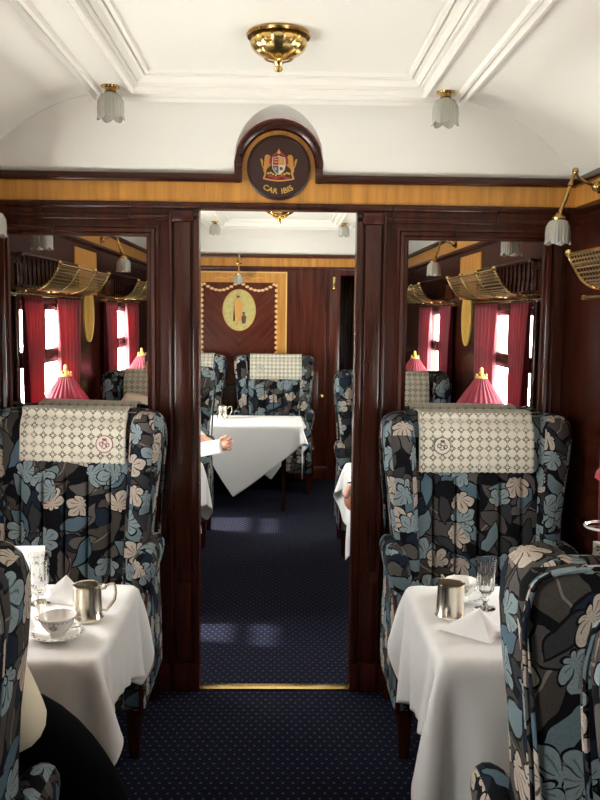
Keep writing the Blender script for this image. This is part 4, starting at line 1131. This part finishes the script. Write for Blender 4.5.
def person(name, hip, facing, label, sleeve_mat, lowers, arms, hands, lean=0.05, headturn=0, sleeve_end=1.0, hairy=True):
    """hip: pelvis point. facing +1 -> +y, -1 -> -y. arms: {s: (elbow, wrist)} in world coordinates."""
    f = facing; H = Vector(hip)
    P = lambda x, y, z: (H.x + x, H.y + f * y, H.z + z)
    sh = {s: P(s * .175, lean, .47) for s in (-1, 1)}
    V_ = []; E_ = []
    def add(p, r, par=None):
        V_.append((*p, r)); i = len(V_) - 1
        if par is not None: E_.append((par, i))
        return i
    pel = add(P(0, 0, 0), .135); w1 = add(P(0, lean * .3, .14), .125, pel); c1 = add(P(0, lean * .7, .32), .145, w1); c2 = add(P(0, lean, .44), .11, c1)
    nk = add(P(0, lean + .01, .52), .055, c2); nk2 = add(P(0, lean + .025, .58), .050, nk)
    legs = {}
    for s in (-1, 1):
        hp = add(P(s * .10, .04, -.01), .10, pel); kn = add(lowers[s][0], .062, hp); an = add(lowers[s][1], .040, kn); toe = add((lowers[s][1][0], lowers[s][1][1] + f * .15, .035), .030, an)
        legs[s] = (hp, kn, an)
    for s in (-1, 1):
        s1 = add(sh[s], .062, c2); el = add(arms[s][0], .042, s1); wr = add(arms[s][1], .026, el)
    chains = [(V_, E_)]
    hc = Vector(P(0, lean + .05, .70))
    # head
    hd = [(*P(0, lean + .03, .60), .060), (*(hc + Vector((0, 0, -.045))), .078), (*(hc + Vector((0, -f * .010, .015))), .094), (*(hc + Vector((0, -f * .015, .075))), .072)]
    chains.append(chain([(*P(0, lean, .46), .060), (*P(0, lean + .012, .54), .058), (*P(0, lean + .028, .62), .056)]))
    chains.append(chain(hd))
    chains.append(chain([(*(hc + Vector((0, f * .075, .01))), .010), (*(hc + Vector((0, f * .100, -.022))), .013)]))   # nose
    chains.append(chain([(*(hc + Vector((-.022, f * .078, -.060))), .008), (*(hc + Vector((0, f * .086, -.060))), .010), (*(hc + Vector((.022, f * .078, -.060))), .008)]))
    for s in (-1, 1):
        chains.append(chain([(*(hc + Vector((s * .086, 0, .012))), .012), (*(hc + Vector((s * .090, 0, -.024))), .009)]))
        chains += hands[s]
    body = finish(name, skin_mesh(chains), skin, angle=180)
    tag(body, label, 'person')
    # eyes
    bm = B()
    for s in (-1, 1): bmesh.ops.create_uvsphere(bm, u_segments=12, v_segments=8, radius=.011, matrix=Matrix.Translation(hc + Vector((s * .032, f * .0745, .012))))
    finish('eyes', bm, china, body)
    bm = B()
    for s in (-1, 1): bmesh.ops.create_uvsphere(bm, u_segments=10, v_segments=6, radius=.0062, matrix=Matrix.Translation(hc + Vector((s * .032, f * .0835, .012))))
    finish('irises', bm, hair_m, body)
    bm = skin_mesh([chain([(*(hc + Vector((s * .052, f * .076, .034))), .005), (*(hc + Vector((s * .020, f * .086, .036))), .006)]) for s in (-1, 1)]); finish('eyebrows', bm, hair_m, body)
    if hairy:
        bm = skin_mesh([chain([(*(hc + Vector((0, -f * .045, -.09))), .075), (*(hc + Vector((0, -f * .036, .02))), .104), (*(hc + Vector((0, -f * .016, .085))), .092), (*(hc + Vector((0, f * .035, .098))), .055)])]); finish('hair', bm, hair_m, body)
    # shirt
    sv, se = [], []
    def a2(p, r, par=None):
        sv.append((*p, r)); i = len(sv) - 1
        if par is not None: se.append((par, i))
        return i
    p0 = a2(P(0, 0, -.02), .150); p1 = a2(P(0, lean * .3, .14), .142, p0); p2 = a2(P(0, lean * .7, .32), .160, p1); p3 = a2(P(0, lean, .455), .118, p2); a2(P(0, lean + .01, .50), .070, p3)
    for s in (-1, 1):
        q = a2(sh[s], .082, p3); el = a2(arms[s][0], .070, q)
        e_, w_ = Vector(arms[s][0]), Vector(arms[s][1]); a2(tuple(e_.lerp(w_, sleeve_end * .9)), .040, el)
    finish('shirt', skin_mesh([(sv, se)]), sleeve_mat, body, angle=180)
    tv, te = [], []
    def a3(p, r, par=None):
        tv.append((*p, r)); i = len(tv) - 1
        if par is not None: te.append((par, i))
        return i
    p0 = a3(P(0, 0, .02), .155)
    for s in (-1, 1):
        q = a3(P(s * .10, .05, -.005), .112, p0); k = a3(lowers[s][0], .080, q); a3((lowers[s][1][0], lowers[s][1][1], lowers[s][1][2] + .04), .060, k)
    finish('trousers', skin_mesh([(tv, te)]), black_cloth, body, angle=180)
    bm = skin_mesh([chain([(lowers[s][1][0], lowers[s][1][1] - f * .04, .045, .042), (lowers[s][1][0], lowers[s][1][1] + f * .07, .045, .040), (lowers[s][1][0], lowers[s][1][1] + f * .17, .035, .030)]) for s in (-1, 1)])
    finish('shoes', bm, shoe_m, body)
    return body
# bottom left: cream top, elbow on the arm rest, dark trousers
pb = person('person', (-.80, 1.66, .62), 1, 'person in cream top and dark clothes seated in the near left armchair', cream_cloth,
       {1: ((-.50, 2.02, .56), (-.50, 2.02, .12)), -1: ((-.93, 2.08, .56), (-.95, 2.10, .12))},
       {1: ((-.485, 1.60, .860), (-.62, 1.84, .84)), -1: ((-1.10, 1.68, .88), (-.90, 1.90, .84))},
       {1: hand((-.62, 1.86, .84), (-.9, .5, -.1), (0, 0, -1), 1, .5), -1: hand((-.90, 1.90, .84), (.8, .5, -.1), (0, 0, -1), -1, .5)}, lean=.0)
bm = skin_mesh([chain([(-.78, 1.74, .70, .14), (-.645, 1.90, .76, .12), (-.52, 1.97, .64, .105), (-.42, 1.97, .49, .09), (-.38, 1.95, .30, .08), (-.40, 1.95, .10, .07)])])
finish('draped_coat', bm, black_cloth, pb)
# far left in doorway: hand with a sheet of paper
pw = Vector((-.385, 5.40, .835))
person('person', (-.86, 6.10, .62), -1, 'seated person left of the doorway, hand with paper reaching past the jamb', cream_cloth,
       {1: ((-.70, 5.60, .57), (-.70, 5.56, .12)), -1: ((-1.0, 5.60, .57), (-1.0, 5.56, .12))},
       {1: ((-.60, 5.80, .86), tuple(pw)), -1: ((-1.12, 5.86, .86), (-1.0, 5.60, .80))},
       {1: hand(pw, (.92, -.25, .20), (-.1, -1, .15), -1, .8, 1.05), -1: hand((-1.0, 5.60, .80), (.2, -.9, 0), (0, 0, -1), 1, .4)}, sleeve_end=.55)
bm = B(); rs = []
for i in range(9):
    u = i / 8; rs.append([(-.56 + .20 * u, 5.40 + .02 * u, .78 + .045 * u + .01 * math.sin(u * 3) + dz * .03) if False else (-.58 + .235 * u - .02 * v, 5.34 + .03 * v, .745 + .055 * u + .085 * v + .008 * math.sin(u * 3.1)) for v in [j / 6 for j in range(7)]])
rings(bm, rs, closed=False)
o = finish('paper_sheet', bm, paper); md = o.modifiers.new('t', 'SOLIDIFY'); md.thickness = .0008
tag(o, 'folded sheet of white paper held in the hand at the left of the doorway', 'paper')
# right jamb: drooping hand with bracelet
rw = Vector((.47, 4.68, .80))
pr = person('person', (.84, 5.86, .62), -1, 'seated person in dark lattice knit, hand drooping beside the right door jamb', lattice,
       {1: ((.98, 5.38, .57), (.98, 5.34, .12)), -1: ((.70, 5.38, .57), (.70, 5.34, .12))},
       {1: ((1.10, 5.55, .84), (1.02, 5.30, .80)), -1: ((.56, 5.42, .84), (.425, 4.57, .79))},
       {-1: hand((.415, 4.54, .765), (-.35, -.10, -.90), (.8, .2, 0), -1, .45, 1.0), 1: hand((1.02, 5.30, .80), (-.4, -.8, 0), (0, 0, -1), 1, .4)}, sleeve_end=.25)
bm = B(); tube(bm, [(.417 + .030 * math.cos(a), 4.552 + .030 * math.sin(a), .775 + .004 * math.sin(2 * a)) for a in [2 * PI * k / 20 for k in range(20)]], .0035, 6, closed=True)
tag(finish('bracelet', bm, simple('garnet_beads', (.08, .01, .01), .3)), 'dark beaded bracelet on the wrist by the right door jamb', 'bracelet')

# ------------------------------------------------------------------ light
w = bpy.data.worlds.new('daylight'); sc.world = w; w.use_nodes = True
nt = w.node_tree; nt.nodes.clear()
out = nt.nodes.new('ShaderNodeOutputWorld'); bg = nt.nodes.new('ShaderNodeBackground'); tc = nt.nodes.new('ShaderNodeTexCoord')
sp = nt.nodes.new('ShaderNodeSeparateXYZ'); nt.links.new(tc.outputs['Generated'], sp.inputs[0])
mr = nt.nodes.new('ShaderNodeMapRange'); mr.inputs[1].default_value = -.3; mr.inputs[2].default_value = .3; mr.inputs[3].default_value = 58; mr.inputs[4].default_value = 31
mz = nt.nodes.new('ShaderNodeMapRange'); mz.inputs[1].default_value = -.15; mz.inputs[2].default_value = .15; mz.inputs[3].default_value = 1.35; mz.inputs[4].default_value = .75
nt.links.new(sp.outputs[2], mz.inputs[0]); mm = nt.nodes.new('ShaderNodeMath'); mm.operation = 'MULTIPLY'
nt.links.new(sp.outputs[0], mr.inputs[0]); nt.links.new(mr.outputs[0], mm.inputs[0]); nt.links.new(mz.outputs[0], mm.inputs[1]); nt.links.new(mm.outputs[0], bg.inputs[1]); bg.inputs[0].default_value = (1, .985, .95, 1)
nt.links.new(bg.outputs[0], out.inputs[0])
for s in (-1, 1):
    for y in WIN_Y:
        ld = bpy.data.lights.new('window_portal', 'AREA'); ld.shape = 'RECTANGLE'; ld.size = WHS[y] * 2; ld.size_y = WZ1 - WZ0; ld.cycles.is_portal = True
        o = bpy.data.objects.new('window_portal', ld); COL.objects.link(o); o.location = (s * (HX + .09), y, (WZ0 + WZ1) / 2)
        o.rotation_euler = (R(90), 0, R(90) * s)

sl = bpy.data.lights.new('sun', 'SUN'); sl.energy = 20; sl.angle = R(3); sl.color = (1, .96, .88)
so = bpy.data.objects.new('sun', sl); COL.objects.link(so); so.rotation_euler = Vector((.60, -.12, -.77)).to_track_quat('-Z', 'Y').to_euler()
# ------------------------------------------------------------------ camera
cam = bpy.data.cameras.new('camera'); co = bpy.data.objects.new('camera', cam); COL.objects.link(co)
cam.sensor_fit = 'VERTICAL'; cam.sensor_height = 24; cam.lens = 850 / 800 * 24; cam.clip_start = .05
M = Matrix(((0.9996874, -0.0091197, -0.0232794), (-0.0222313, 0.1017958, -0.9945569), (0.0114398, 0.9947635, 0.1015613)))
# columns of M: image-right, image-up, backwards
co.matrix_world = Matrix.Translation((.015, 0, 1.69)) @ M.to_4x4()
sc.camera = co
sc.view_settings.view_transform = 'Standard'; sc.view_settings.look = 'None'; sc.view_settings.gamma = 1; sc.view_settings.exposure = 0.0
sc.view_settings.use_curve_mapping = False
sc.cycles.max_bounces = 10; sc.cycles.transparent_max_bounces = 12
